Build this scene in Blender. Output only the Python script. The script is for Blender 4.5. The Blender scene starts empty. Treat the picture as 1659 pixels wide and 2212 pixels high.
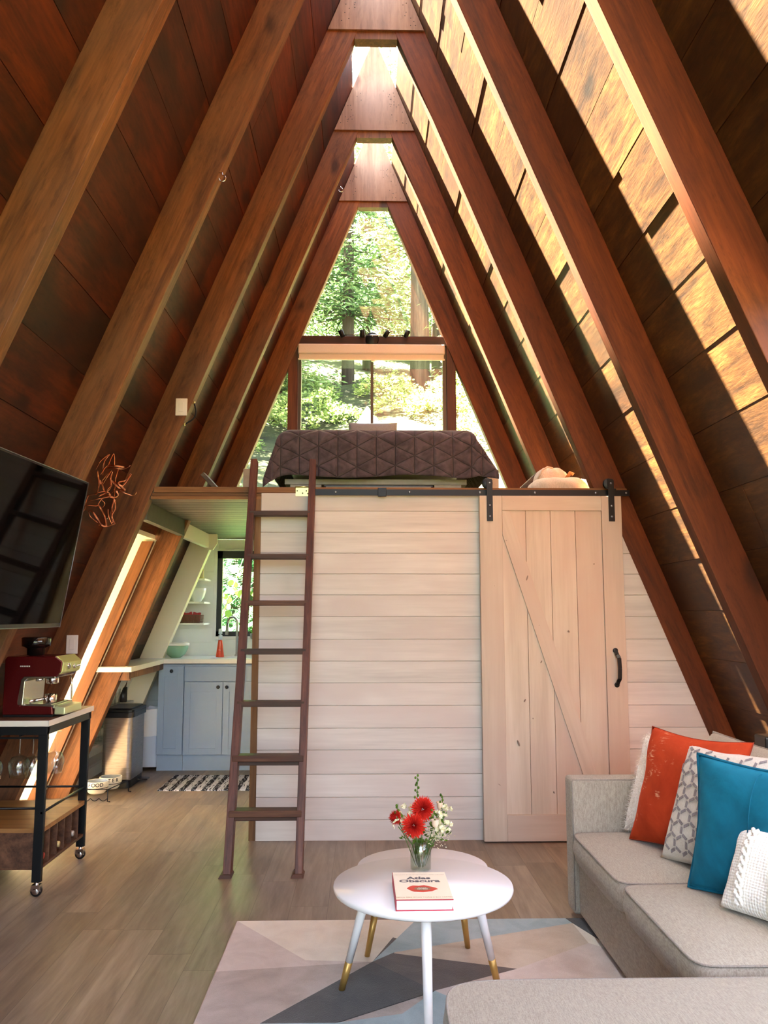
import bpy, bmesh, math, random
from mathutils import Vector, Matrix, Euler
random.seed(7)
R=random.Random(11)
S=bpy.context.scene
SUN,SKY,SKYSAT,EXPO,BULB=200.,.65,.6,2.45,1.6
SUNDIR=(1,-.30,-2.19)
COL=S.collection
PI=math.pi
# ------------------------------------------------------------------ room figures (metres, +Y runs away from the camera)
XC,HA,TH=0.0588,6.3437,1.1877
TT=math.tan(TH); WD=0.198; OFF=WD/math.sin(TH)      # slope, rafter depth
FR=[-0.79,0.445,1.68,2.914,4.154,5.388,6.608,7.823] # rafter frames along Y
TK=0.089
EYE=1.4007
def xs(z,s,off=0.0): return XC+s*((HA-z)/TT-off)     # x of the slope line at height z
# ------------------------------------------------------------------ object helpers
def tag(o,label=None,cat=None,group=None,kind=None):
    if label: o['label']=label
    if cat: o['category']=cat
    if group: o['group']=group
    if kind: o['kind']=kind
    return o
def thing(name,label,cat,loc=(0,0,0),rot=(0,0,0),group=None,kind=None):
    o=bpy.data.objects.new(name,None); COL.objects.link(o)
    o.empty_display_size=0.1; o.location=loc; o.rotation_euler=rot
    return tag(o,label,cat,group,kind)
def wm(o):
    m=Matrix.LocRotScale(o.location,o.rotation_euler,o.scale)
    return wm(o.parent)@m if o.parent else m
def copy_tree(o,parent=None):
    c=o.copy(); COL.objects.link(c)
    if parent is not None: c.parent=parent
    for ch in list(o.children): copy_tree(ch,c)
    return c
class MB:
    """collects shapes, links them as ONE mesh object"""
    def __init__(s): s.v=[]; s.f=[]; s.m=[]; s.r=[]; s.sm=[]
    def add(s,vs,fs,mi=0,r=None,sm=False):
        b=len(s.v); s.v+=[tuple(v) for v in vs]
        r=R.random() if r is None else r
        for f in fs: s.f.append([b+i for i in f]); s.m.append(mi); s.r.append(r); s.sm.append(sm)
        return s
    def box(s,x0,x1,y0,y1,z0,z1,mi=0,r=None):
        vs=[(x,y,z) for z in (z0,z1) for y in (y0,y1) for x in (x0,x1)]
        return s.add(vs,[(0,2,3,1),(4,5,7,6),(0,1,5,4),(2,6,7,3),(0,4,6,2),(1,3,7,5)],mi,r)
    def hexa(s,p,mi=0,r=None):   # 8 points: bottom 4 (ccw), top 4
        return s.add(p,[(3,2,1,0),(4,5,6,7),(0,1,5,4),(1,2,6,5),(2,3,7,6),(3,0,4,7)],mi,r)
    def prism(s,poly,axis,a,b,mi=0,r=None):
        n=len(poly)
        def P(u,v,w): return {'x':(w,u,v),'y':(u,w,v),'z':(u,v,w)}[axis]
        vs=[P(u,v,a) for u,v in poly]+[P(u,v,b) for u,v in poly]
        fs=[tuple(range(n))[::-1],tuple(range(n,2*n))]+[(i,(i+1)%n,n+(i+1)%n,n+i) for i in range(n)]
        return s.add(vs,fs,mi,r)
    def bar(s,a,b,w,h,up=(0,0,1),mi=0,r=None):
        a=Vector(a);b=Vector(b);d=(b-a).normalized();u=Vector(up);x=d.cross(u).normalized();y=x.cross(d)
        vs=[]
        for p in (a,b):
            for sx,sy in ((-1,-1),(1,-1),(1,1),(-1,1)): vs.append(p+x*(sx*w/2)+y*(sy*h/2))
        return s.hexa(vs,mi,r)
    def tube(s,pts,r,n=8,mi=0,cap=True,rr=None,closed=False):
        pts=[Vector(p) for p in pts]; N=len(pts); rad=r if isinstance(r,(list,tuple)) else [r]*N
        vs=[];prev=None
        for i,p in enumerate(pts):
            if closed: t=(pts[(i+1)%N]-pts[i-1])
            else: t=(pts[min(i+1,N-1)]-pts[max(i-1,0)])
            t.normalize()
            if prev is None: a=Vector((0,0,1)) if abs(t.z)<.9 else Vector((1,0,0)); x=t.cross(a).normalized()
            else: x=(prev-t*prev.dot(t)); x=x.normalized() if x.length>1e-6 else t.orthogonal().normalized()
            prev=x;y=t.cross(x)
            for k in range(n):
                an=2*PI*k/n; vs.append(p+(x*math.cos(an)+y*math.sin(an))*rad[i])
        fs=[]
        for i in range(N if closed else N-1):
            j=(i+1)%N
            for k in range(n): fs.append((i*n+k,i*n+(k+1)%n,j*n+(k+1)%n,j*n+k))
        if cap and not closed: fs+= [tuple(range(n))[::-1],tuple((N-1)*n+k for k in range(n))]
        return s.add(vs,fs,mi,rr,True)
    def lathe(s,prof,c=(0,0,0),n=24,mi=0,axis='z',capb=True,capt=True,r=None,sm=True):
        vs=[]
        for (rad,h) in prof:
            for k in range(n):
                a=2*PI*k/n; x,y=rad*math.cos(a),rad*math.sin(a)
                vs.append({'z':(c[0]+x,c[1]+y,c[2]+h),'x':(c[0]+h,c[1]+x,c[2]+y),'y':(c[0]+x,c[1]+h,c[2]-y)}[axis])
        fs=[]
        for i in range(len(prof)-1):
            for k in range(n): fs.append((i*n+k,i*n+(k+1)%n,(i+1)*n+(k+1)%n,(i+1)*n+k))
        if capb: fs.append(tuple(range(n))[::-1])
        if capt: fs.append(tuple((len(prof)-1)*n+k for k in range(n)))
        return s.add(vs,fs,mi,r,sm)
    def grid(s,fn,nu,nv,mi=0,r=None,sm=True,wrapu=False):
        vs=[fn(i/nu,j/nv) for j in range(nv+1) for i in range(nu+(0 if wrapu else 1))]
        w=nu if wrapu else nu+1; fs=[]
        for j in range(nv):
            for i in range(nu): fs.append((j*w+i,j*w+(i+1)%w,(j+1)*w+(i+1)%w,(j+1)*w+i))
        return s.add(vs,fs,mi,r,sm)
    def build(s,name,mats,parent=None,bevel=0,seg=2,subsurf=0,local=False,frame=None,solid=0,flat=False):
        me=bpy.data.meshes.new(name)
        inv=None
        if frame is not None: inv=frame.inverted()
        elif parent is not None and not local: inv=wm(parent).inverted()
        vs=[inv@Vector(v) for v in s.v] if inv is not None else s.v
        me.from_pydata([tuple(v) for v in vs],[],s.f)
        mats=mats if isinstance(mats,(list,tuple)) else [mats]
        for m in mats: me.materials.append(m)
        me.polygons.foreach_set('material_index',s.m)
        me.polygons.foreach_set('use_smooth',[x and not flat for x in s.sm])
        at=me.attributes.new('rnd','FLOAT','FACE'); at.data.foreach_set('value',s.r)
        bm=bmesh.new(); bm.from_mesh(me); bmesh.ops.recalc_face_normals(bm,faces=bm.faces); bm.to_mesh(me); bm.free()
        me.update()
        o=bpy.data.objects.new(name,me); COL.objects.link(o)
        if frame is not None:
            fr=frame if parent is None else wm(parent).inverted()@frame
            l,q,sc=fr.decompose(); o.location=l; o.rotation_euler=q.to_euler()
        if parent is not None: o.parent=parent
        if bevel:
            m=o.modifiers.new('b','BEVEL'); m.width=bevel; m.segments=seg; m.limit_method='ANGLE'; m.angle_limit=0.7
            m.harden_normals=False
        if solid:
            m=o.modifiers.new('s','SOLIDIFY'); m.thickness=solid; m.offset=0
        if subsurf:
            m=o.modifiers.new('u','SUBSURF'); m.levels=subsurf; m.render_levels=subsurf
        return o
def text(body,size,loc,rot,mat,parent,name='lettering',ext=0.0004,sx=1.0,bold=0.0,align='CENTER',world=True):
    cu=bpy.data.curves.new('t','FONT'); cu.body=body; cu.size=size; cu.extrude=ext; cu.align_x=align; cu.align_y='CENTER'; cu.offset=bold
    t=bpy.data.objects.new('t',cu); COL.objects.link(t)
    dg=bpy.context.evaluated_depsgraph_get(); me=bpy.data.meshes.new_from_object(t.evaluated_get(dg))
    bpy.data.objects.remove(t); me.materials.clear(); me.materials.append(mat)
    for v in me.vertices: v.co.x*=sx
    o=bpy.data.objects.new(name,me); COL.objects.link(o)
    fr=Matrix.LocRotScale(Vector(loc),Euler(rot),Vector((1,1,1)))
    if parent is not None:
        if world: fr=wm(parent).inverted()@fr
        o.parent=parent
    l,q,_=fr.decompose(); o.location=l; o.rotation_euler=q.to_euler()
    return o
# ------------------------------------------------------------------ materials
def srgb(h):
    if isinstance(h,str):
        h=h.lstrip('#'); c=[int(h[i:i+2],16)/255 for i in (0,2,4)]
    else: c=[x/255 for x in h]
    return tuple(((x/12.92) if x<=.04045 else ((x+.055)/1.055)**2.4) for x in c)+(1,)
class NT:
    def __init__(s,name):
        s.m=bpy.data.materials.new(name); s.m.use_nodes=True; s.t=s.m.node_tree; s.t.nodes.clear()
        s.out=s.n('ShaderNodeOutputMaterial')
    def n(s,t,**k):
        x=s.t.nodes.new(t)
        for a,b in k.items(): setattr(x,a,b)
        return x
    def l(s,a,b): s.t.links.new(a,b)
    def val(s,node,name,v): node.inputs[name].default_value=v
    def math(s,op,a,b=None,c=None):
        x=s.n('ShaderNodeMath',operation=op)
        for i,q in enumerate((a,b,c)):
            if q is None: continue
            if isinstance(q,(int,float)): x.inputs[i].default_value=q
            else: s.l(q,x.inputs[i])
        return x.outputs[0]
    def ramp(s,fac,stops):
        x=s.n('ShaderNodeValToRGB'); e=x.color_ramp.elements
        while len(e)<len(stops): e.new(.5)
        for i,(p,c) in enumerate(stops): e[i].position=p; e[i].color=c if len(c)==4 else c+(1,)
        s.l(fac,x.inputs[0]); return x.outputs[0]
    def mix(s,fac,a,b,blend='MIX'):
        x=s.n('ShaderNodeMix',data_type='RGBA',blend_type=blend)
        for i,q in ((0,fac),(6,a),(7,b)):
            if isinstance(q,(int,float)): x.inputs[i].default_value=q
            elif isinstance(q,tuple): x.inputs[i].default_value=q
            else: s.l(q,x.inputs[i])
        return x.outputs[2]
    def mapping(s,scale=(1,1,1),rnd=False,src='Object',rot=(0,0,0)):
        tc=s.n('ShaderNodeTexCoord'); mp=s.n('ShaderNodeMapping'); mp.inputs['Scale'].default_value=scale; mp.inputs['Rotation'].default_value=rot
        v=tc.outputs[src]
        if rnd:
            oi=s.n('ShaderNodeObjectInfo'); at=s.n('ShaderNodeAttribute',attribute_name='rnd')
            k=s.math('ADD',s.math('MULTIPLY',oi.outputs['Random'],37.),s.math('MULTIPLY',at.outputs['Fac'],61.))
            cb=s.n('ShaderNodeCombineXYZ')
            for i in range(3): s.l(k,cb.inputs[i])
            va=s.n('ShaderNodeVectorMath',operation='ADD'); s.l(v,va.inputs[0]); s.l(cb.outputs[0],va.inputs[1]); v=va.outputs[0]
        s.l(v,mp.inputs[0]); return mp.outputs[0]
    def noise(s,vec,scale,detail=4,rough=.55,dist=0.,out=0):
        x=s.n('ShaderNodeTexNoise'); s.l(vec,x.inputs['Vector']); s.val(x,'Scale',scale); s.val(x,'Detail',detail); s.val(x,'Roughness',rough); s.val(x,'Distortion',dist)
        return x.outputs[out]
    def bsdf(s,color,rough=.5,metal=0.,spec=.5,bump=None,bstr=.2,bdist=.01,**k):
        b=s.n('ShaderNodeBsdfPrincipled')
        for nm,q in (('Base Color',color),('Roughness',rough),('Metallic',metal),('Specular IOR Level',spec)):
            if isinstance(q,(int,float,tuple)): b.inputs[nm].default_value=q
            else: s.l(q,b.inputs[nm])
        for nm,q in k.items(): b.inputs[nm.replace('_',' ')].default_value=q
        if bump is not None:
            bp=s.n('ShaderNodeBump'); s.l(bump,bp.inputs['Height']); bp.inputs['Strength'].default_value=bstr; bp.inputs['Distance'].default_value=bdist
            s.l(bp.outputs[0],b.inputs['Normal'])
        s.l(b.outputs[0],s.out.inputs[0]); return b
def plain(name,col,rough=.5,metal=0.,spec=.5,noise=0,**k):
    t=NT(name); c=srgb(col)
    if noise:
        v=t.mapping((1,1,1),True); f=t.noise(v,noise,3)
        c2=tuple(x*.78 for x in c[:3])+(1,); cc=t.ramp(f,[(.3,c2),(.7,c)])
        t.bsdf(cc,rough,metal,spec,bump=f,bstr=.08,**k)
    else:
        t.bsdf(c,rough,metal,spec,**k)
    return t.m
def wood(name,dark,mid,light,axis='z',rough=.6,grain=26.,bstr=.25,bdist=.004,knots=.0,stain=None,board=.25,spec=.35,rings=0.,stretch=.06,coarse=1.,mott=0.,kt=.13):
    t=NT(name); st={'x':(stretch,1,1),'y':(1,stretch,1),'z':(1,1,stretch)}[axis]
    v=t.mapping(st,True)
    g1=t.noise(v,grain*.35*coarse,4,.6,1.2); g2=t.noise(v,grain*2.2,3,.6,.3)
    g3=t.noise(v,grain*6,2,.5,.1)
    h=t.math('ADD',t.math('ADD',t.math('MULTIPLY',g1,.55),t.math('MULTIPLY',g2,.30)),t.math('MULTIPLY',g3,.15))
    if rings:
        w=t.n('ShaderNodeTexWave',wave_type='BANDS',bands_direction={'x':'Z','y':'Z','z':'X'}[axis]); t.l(v,w.inputs['Vector']); t.val(w,'Scale',rings); t.val(w,'Distortion',9.); t.val(w,'Detail',2.); t.val(w,'Detail Scale',.6)
        h=t.math('ADD',t.math('MULTIPLY',h,.6),t.math('MULTIPLY',w.outputs['Fac'],.4))
    col=t.ramp(h,[(.33,srgb(dark)),(.5,srgb(mid)),(.68,srgb(light))])
    v2=t.mapping(tuple(x**.35 for x in st),True)
    big=t.noise(v2,2.2,3,.6,.4)
    if stain: col=t.mix(t.ramp(big,[(.42,(0,0,0)),(.68,(1,1,1))]),col,srgb(stain))
    if knots:
        vo=t.n('ShaderNodeTexVoronoi',feature='F1'); v3=t.mapping(tuple(x**.22 for x in st),True)
        nz=t.noise(v3,5.,2); vm=t.n('ShaderNodeVectorMath',operation='MULTIPLY_ADD'); 
        cb=t.n('ShaderNodeCombineXYZ'); 
        for i in range(3): t.l(nz,cb.inputs[i])
        t.l(cb.outputs[0],vm.inputs[0]); vm.inputs[1].default_value=(.12,)*3; t.l(v3,vm.inputs[2])
        t.l(vm.outputs[0],vo.inputs['Vector']); t.val(vo,'Scale',knots)
        kf=t.ramp(vo.outputs['Distance'],[(kt*.4,(1,1,1)),(kt,(0,0,0))])
        col=t.mix(t.math('MULTIPLY',kf,.75),col,tuple(x*.28 for x in srgb(dark)[:3])+(1,))
    if mott:
        v4=t.mapping(tuple(x**.5 for x in st),True); mn=t.noise(v4,9.,6,.72,.8); mf=t.noise(v4,42.,4,.7)
        k1=t.ramp(mn,[(.32,(1-mott,)*3),(.52,(1,1,1)),(.75,(1+mott*.35,)*3)]); col=t.mix(1.,col,k1,'MULTIPLY')
        k2=t.ramp(mf,[(.30,(1-mott*.7,)*3),(.45,(1,1,1))]); col=t.mix(1.,col,k2,'MULTIPLY')
    at=t.n('ShaderNodeAttribute',attribute_name='rnd')
    hv=t.n('ShaderNodeHueSaturation'); t.l(col,hv.inputs['Color'])
    t.l(t.math('ADD',1-board/2,t.math('MULTIPLY',at.outputs['Fac'],board)),hv.inputs['Value'])
    t.bsdf(hv.outputs[0],rough,0.,spec,bump=h,bstr=bstr,bdist=bdist); return t.m
def fabric(name,col,col2=None,scale=420.,rough=.95,bstr=.35,sheen=.2,patch=0.,bdist=.002):
    t=NT(name); v=t.mapping((1,1,1),True)
    a=t.noise(t.mapping((1,.08,.35),True),scale,2,.6); b=t.noise(t.mapping((.35,1,.08),True),scale,2,.6)
    h=t.math('MULTIPLY',t.math('ADD',a,b),.5); c=srgb(col); c2=srgb(col2) if col2 else tuple(x*.72 for x in c[:3])+(1,)
    cc=t.ramp(h,[(.38,c2),(.6,c)])
    if patch: 
        p=t.noise(v,patch,4,.6,.5); cc=t.mix(t.ramp(p,[(.35,(0,0,0)),(.7,(1,1,1))]),cc,tuple(x*.8 for x in c2[:3])+(1,))
    t.bsdf(cc,rough,0,.25,bump=h,bstr=bstr,bdist=bdist,Sheen_Weight=sheen,Sheen_Roughness=.4); return t.m
def glass_pane(name='window_glass',tint=(.97,.99,.98),base=.04):
    t=NT(name); tr=t.n('ShaderNodeBsdfTransparent'); tr.inputs[0].default_value=tint+(1,)
    gl=t.n('ShaderNodeBsdfGlossy'); gl.inputs['Roughness'].default_value=.02
    lw=t.n('ShaderNodeLayerWeight'); lw.inputs[0].default_value=.5; fr=t.math('ADD',base,t.math('MULTIPLY',t.math('POWER',lw.outputs['Facing'],5.),.9))
    mx=t.n('ShaderNodeMixShader'); t.l(fr,mx.inputs[0]); t.l(tr.outputs[0],mx.inputs[1]); t.l(gl.outputs[0],mx.inputs[2]); t.l(mx.outputs[0],t.out.inputs[0])
    return t.m
def leafmat(name,c1,c2,trans=.45):
    t=NT(name); at=t.n('ShaderNodeAttribute',attribute_name='rnd'); col=t.ramp(at.outputs['Fac'],[(0.,srgb(c1)),(1.,srgb(c2))])
    d=t.n('ShaderNodeBsdfDiffuse'); tr=t.n('ShaderNodeBsdfTranslucent'); mx=t.n('ShaderNodeMixShader'); mx.inputs[0].default_value=trans
    t.l(col,d.inputs[0]); t.l(col,tr.inputs[0]); t.l(d.outputs[0],mx.inputs[1]); t.l(tr.outputs[0],mx.inputs[2]); t.l(mx.outputs[0],t.out.inputs[0]); return t.m
M={}
M['raf_l']=wood('rafter_wood','#3c2012','#70431f','#935f34','z',.62,24,.3,.003,mott=.45,kt=.16,knots=2.6,stain='#6b4c36',board=.12)
M['raf_r']=wood('rafter_wood_red','#3c1c0b','#663213','#804219','z',.62,24,.3,.003,mott=.4,kt=.13,knots=2.0,stain='#5f2d14',board=.12)
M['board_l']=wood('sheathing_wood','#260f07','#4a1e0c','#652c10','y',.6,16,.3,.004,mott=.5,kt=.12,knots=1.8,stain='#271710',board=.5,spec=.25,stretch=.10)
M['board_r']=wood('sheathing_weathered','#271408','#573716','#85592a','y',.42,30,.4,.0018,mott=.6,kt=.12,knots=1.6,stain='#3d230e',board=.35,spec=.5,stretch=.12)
M['gus']=wood('plywood','#6b4b35','#8c6b52','#a68468','z',.6,18,.15,.002,mott=.25,knots=3.,board=.1,stain='#856550')
M['dark_wood']=wood('dark_stained_wood','#1a0e08','#33190d','#4a2413','x',.5,24,.2,.003,board=.1)
M['dark_wood_z']=wood('dark_stained_post','#2a1409','#4d2613','#6a3a1e','z',.5,24,.2,.003,board=.1)
M['edge']=wood('golden_trim','#5f3d1e','#80562f','#9a6f42','x',.6,26,.2,.002,board=.1)
M['soffit']=wood('soffit_boards','#2e2620','#57493a','#766552','x',.5,20,.25,.003,mott=.4,board=.5,spec=.4)
M['ship']=wood('whitewashed_shiplap','#c3beb6','#d6d1c8','#e3dfd7','x',.55,14,.08,.0015,board=.10,stain='#cdc3bb')
M['doorw']=wood('whitewashed_door_wood','#bcb09d','#cec3b0','#dbd2c2','z',.55,14,.08,.0015,knots=1.6,board=.08,stain='#c8b5a4')
M['doorx']=wood('whitewashed_door_rail','#bcb09d','#cec3b0','#dbd2c2','x',.55,14,.08,.0015,board=.08,stain='#c8b5a4')
M['kship']=plain('painted_white_boards','#f0f0ea',.5)
M['cream']=plain('cream_paint','#f2ecd4',.55)
M['white']=plain('white_paint','#ebe9e4',.45)
M['ladder']=wood('ladder_wood','#2a140d','#5a3122','#825542','z',.5,30,.35,.003,mott=.4,board=.15,stain='#432018')
M['ladderx']=wood('ladder_rung_wood','#1e120c','#4a2a1c','#6e4930','x',.55,30,.35,.003,board=.2,stain='#2d221c')
M['black']=plain('black_metal','#15171a',.42,.6)
M['blackp']=plain('black_plastic','#0c0d0f',.35)
M['steel']=plain('brushed_steel','#b9b4ae',.28,1.)
M['chrome']=plain('chrome','#d8d8d8',.08,1.)
M['zinc']=plain('zinc_bolt','#7d8286',.4,.9)
M['brass']=plain('pale_brass','#d9cf8a',.35,.7)
M['copper']=plain('copper_wire','#d98e66',.25,1.)
M['glass']=glass_pane()
t=NT('clear_glass'); 
_g=t.n('ShaderNodeBsdfGlass'); _g.inputs['IOR'].default_value=1.45; _g.inputs['Roughness'].default_value=.0; _g.inputs[0].default_value=(.95,.97,.96,1)
_t=t.n('ShaderNodeBsdfTransparent'); _x=t.n('ShaderNodeMixShader'); _x.inputs[0].default_value=.55; t.l(_g.outputs[0],_x.inputs[1]); t.l(_t.outputs[0],_x.inputs[2]); t.l(_x.outputs[0],t.out.inputs[0]); M['clear_thick']=t.m
M['clear']=glass_pane('thin_clear_glass',(.90,.93,.92),base=.10)
M['screen']=plain('tv_screen','#030404',.05,0,.5,IOR=1.13)
M['switch']=plain('switch_plate_white','#ecebe6',.35)
# wood plank floor: planks run along Y, 0.18 wide, 1.22 long
def floor_mat():
    t=NT('plank_floor'); tc=t.n('ShaderNodeTexCoord')
    sep=t.n('ShaderNodeSeparateXYZ'); t.l(tc.outputs['Object'],sep.inputs[0])
    W,Lg=.18,1.22
    row=t.math('FLOOR',t.math('DIVIDE',sep.outputs[0],W))
    wn=t.n('ShaderNodeTexWhiteNoise',noise_dimensions='1D'); t.l(row,wn.inputs['W'])
    yy=t.math('ADD',t.math('DIVIDE',sep.outputs[1],Lg),t.math('MULTIPLY',wn.outputs['Value'],7.3))
    cell=t.math('FLOOR',yy); cb=t.n('ShaderNodeCombineXYZ'); t.l(row,cb.inputs[0]); t.l(cell,cb.inputs[1])
    wn2=t.n('ShaderNodeTexWhiteNoise',noise_dimensions='2D'); t.l(cb.outputs[0],wn2.inputs['Vector'])
    sc=t.n('ShaderNodeVectorMath',operation='MULTIPLY_ADD'); t.l(wn2.outputs['Color'],sc.inputs[0]); sc.inputs[1].default_value=(40,40,40); t.l(tc.outputs['Object'],sc.inputs[2])
    mp=t.n('ShaderNodeMapping'); mp.inputs['Scale'].default_value=(1,.09,1); t.l(sc.outputs[0],mp.inputs[0])
    g=t.noise(mp.outputs[0],11.,5,.6,1.); g2=t.noise(mp.outputs[0],60.,3,.6,.3)
    h=t.math('ADD',t.math('MULTIPLY',g,.7),t.math('MULTIPLY',g2,.3))
    col=t.ramp(h,[(.3,srgb('#5f5144')),(.5,srgb('#837261')),(.72,srgb('#a08f7b'))])
    hv=t.n('ShaderNodeHueSaturation'); t.l(col,hv.inputs['Color']); t.l(t.math('ADD',.84,t.math('MULTIPLY',wn2.outputs['Value'],.3)),hv.inputs['Value']); t.l(t.math('ADD',.85,t.math('MULTIPLY',wn.outputs['Value'],.3)),hv.inputs['Saturation'])
    fx=t.math('FRACT',t.math('DIVIDE',sep.outputs[0],W)); fy=t.math('FRACT',yy)
    ex=t.math('LESS_THAN',t.math('MINIMUM',fx,t.math('SUBTRACT',1.,fx)),.008); ey=t.math('LESS_THAN',t.math('MINIMUM',fy,t.math('SUBTRACT',1.,fy)),.0016)
    e=t.math('MAXIMUM',ex,ey)
    c2=t.mix(t.math('MULTIPLY',e,.45),hv.outputs[0],srgb('#3a2d24'))
    ro=t.math('ADD',.3,t.math('MULTIPLY',h,.2))
    t.bsdf(c2,ro,0,.45,bump=t.math('SUBTRACT',h,e),bstr=.12,bdist=.002); return t.m
M['floor']=floor_mat()
# ================================================================== SETTING
def struct(mb,name,mat,label=None,**k):
    o=mb.build(name,mat,**k); return tag(o,label,None,None,'structure')
Y0,YG,YK=-2.15,7.93,8.35      # front gable, loft gable, kitchen end wall
# floor with the low side bay behind the third left rafter
b=MB(); b.box(-4.2,4.2,-2.4,8.5,-.12,0,r=.5)
struct(b,'floor',M['floor'],'grey brown plank floor')
# ---- sheathing: lapped 12-inch boards on both slopes
ZJ=[3.207+.2975*k for k in range(-12,10)]           # joints up to 5.885
RB=random.Random(5)
def sheath(s,holes,mat,name,label):
    b=MB(); n=Vector((-s*math.sin(TH),0,-math.cos(TH)))     # into the room
    rows=list(zip(ZJ[1:-1],ZJ[2:]))
    for (z0,z1) in rows:
        y=Y0-.35; 
        segs=[]
        while y<8.75:
            L=RB.uniform(2.2,4.6); segs.append((y,min(y+L,8.75))); y+=L
        for (ya,yb) in segs:
            d=RB.uniform(0,.0032)*RB.random(); r=RB.random()
            parts=[(ya,yb)]
            for (hy0,hy1,hz0,hz1) in holes:
                if z1<=hz0+.02 or z0>=hz1-.02: continue
                np_=[]
                for (p,q) in parts:
                    if q<=hy0 or p>=hy1: np_.append((p,q)); continue
                    if p<hy0: np_.append((p,hy0))
                    if q>hy1: np_.append((hy1,q))
                parts=np_
            for (p,q) in parts:
                e=.0012
                def pt(z,yy,off): 
                    v=Vector((xs(z,s),yy,z))+n*off; return v
                za,zb=z0+e,z1-e
                b.hexa([pt(za,p,d+.0009),pt(za,q,d+.0009),pt(za,q,-.03),pt(za,p,-.03),pt(zb,p,d),pt(zb,q,d),pt(zb,q,-.03),pt(zb,p,-.03)],0,r)
    # outer roof skin, solid where there is no opening
    ZT=5.885
    cuts=sorted(set([Y0-.35,8.75]+[h for H in holes for h in H[:2]]))
    for ya,yb in zip(cuts[:-1],cuts[1:]):
        hs=[h for h in holes if h[0]<=ya+1e-6 and h[1]>=yb-1e-6]
        zr=[(-.1,ZT)]
        for h in hs: zr=[q for (a_,c_) in zr for q in ((a_,min(c_,h[2])),(max(a_,h[3]),c_)) if q[1]-q[0]>.01]
        for (a_,c_) in zr:
            b.hexa([Vector((xs(a_,s),ya,a_))-n*.03,Vector((xs(a_,s),yb,a_))-n*.03,Vector((xs(a_,s),yb,a_))-n*.09,Vector((xs(a_,s),ya,a_))-n*.09,
                    Vector((xs(c_,s),ya,c_))-n*.03,Vector((xs(c_,s),yb,c_))-n*.03,Vector((xs(c_,s),yb,c_))-n*.09,Vector((xs(c_,s),ya,c_))-n*.09],0,.5)
    return struct(b,name,mat,label)
BAY=(FR[5]+TK,FR[6],-.2,ZJ[8])     # open low side bay on the left, up to about 2 m
RW=[(FR[i]+TK+.03,FR[i+1]-.03,ZJ[5],ZJ[10]) for i in (0,1,2)]   # roof windows beside the seating, nearer than the camera sees
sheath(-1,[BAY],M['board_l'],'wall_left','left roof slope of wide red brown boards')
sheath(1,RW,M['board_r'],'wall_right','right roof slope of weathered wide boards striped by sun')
# ridge glazing: panes over the gap at the ridge
for s,nm in ((-1,'window_1'),(1,'window_2')):
    b=MB(); n=Vector((-s*math.sin(TH),0,-math.cos(TH)))
    za,zb=5.87,HA+.02
    b.hexa([Vector((xs(za,s),Y0-.3,za))-n*.05,Vector((xs(za,s),8.7,za))-n*.05,Vector((xs(za,s),8.7,za))-n*.056,Vector((xs(za,s),Y0-.3,za))-n*.056,
            Vector((xs(zb,s),Y0-.3,zb))-n*.05,Vector((xs(zb,s),8.7,zb))-n*.05,Vector((xs(zb,s),8.7,zb))-n*.056,Vector((xs(zb,s),Y0-.3,zb))-n*.056],0,.5)
    o=struct(b,nm,M['glass'],'clear glazing strip along the ridge')
# roof windows on the right slope
for i,(ya,yb,za,zb) in enumerate(RW):
    n=Vector((-math.sin(TH),0,-math.cos(TH))); root=thing('window_%d'%(3+i),'roof window in the right slope beside the sofa',None,(xs(za,1),ya,za),kind='structure')
    b=MB(); b.hexa([Vector((xs(za,1),ya,za))-n*.03,Vector((xs(za,1),yb,za))-n*.03,Vector((xs(za,1),yb,za))-n*.036,Vector((xs(za,1),ya,za))-n*.036,
        Vector((xs(zb,1),ya,zb))-n*.03,Vector((xs(zb,1),yb,zb))-n*.03,Vector((xs(zb,1),yb,zb))-n*.036,Vector((xs(zb,1),ya,zb))-n*.036]); b.build('pane',M['glass'],root)
    b=MB()
    for z in (za+.02,za+(zb-za)/3,za+2*(zb-za)/3,zb-.02): b.bar((xs(z,1),ya,z),(xs(z,1),yb,z),.045,.06)
    for y in (ya+.02,(ya+yb)/2,yb-.02): b.bar((xs(za,1),y,za),(xs(zb,1),y,zb),.045,.06,(0,1,0))
    b.build('frame',M['dark_wood_z'],root)
# ---- rafters
def rafter(i,s,label,mat,z0=-.02,split=None):
    y=FR[i]; zi=HA-OFF*TT
    poly=[(xs(z0,s),z0),(xs(z0,s,OFF),z0),(XC+s*.002,zi-.01),(XC+s*.002,HA-.005)]
    fr=Matrix.Translation((xs(0,s),y,0))@Matrix.Rotation(-s*(PI/2-TH),4,'Y')
    if s<0: pass
    if split is None:
        b=MB(); b.prism(poly,'y',y,y+TK,0,R.random()); o=b.build('rafter',mat,frame=fr,bevel=.004)
        return tag(o,label,'rafter','rafters of the '+('sofa' if s>0 else 'television')+' side slope')
    root=thing('rafter',label,'rafter',(xs(0,s),y,0),group='rafters of the television side slope')
    up=[(xs(split,s),split),(xs(split,s,OFF),split)]+poly[2:]; lo=poly[:2]+[(xs(split,s,OFF),split),(xs(split,s),split)]
    b=MB(); b.prism(up,'y',y,y+TK,0,R.random()); b.build('upper_length',mat,root,frame=fr,bevel=.004)
    b=MB(); b.prism(lo,'y',y,y+TK,0,R.random()); tag(b.build('lower_length',M['cream'],root,frame=fr,bevel=.004),'cream painted lower length')
    return root
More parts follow.
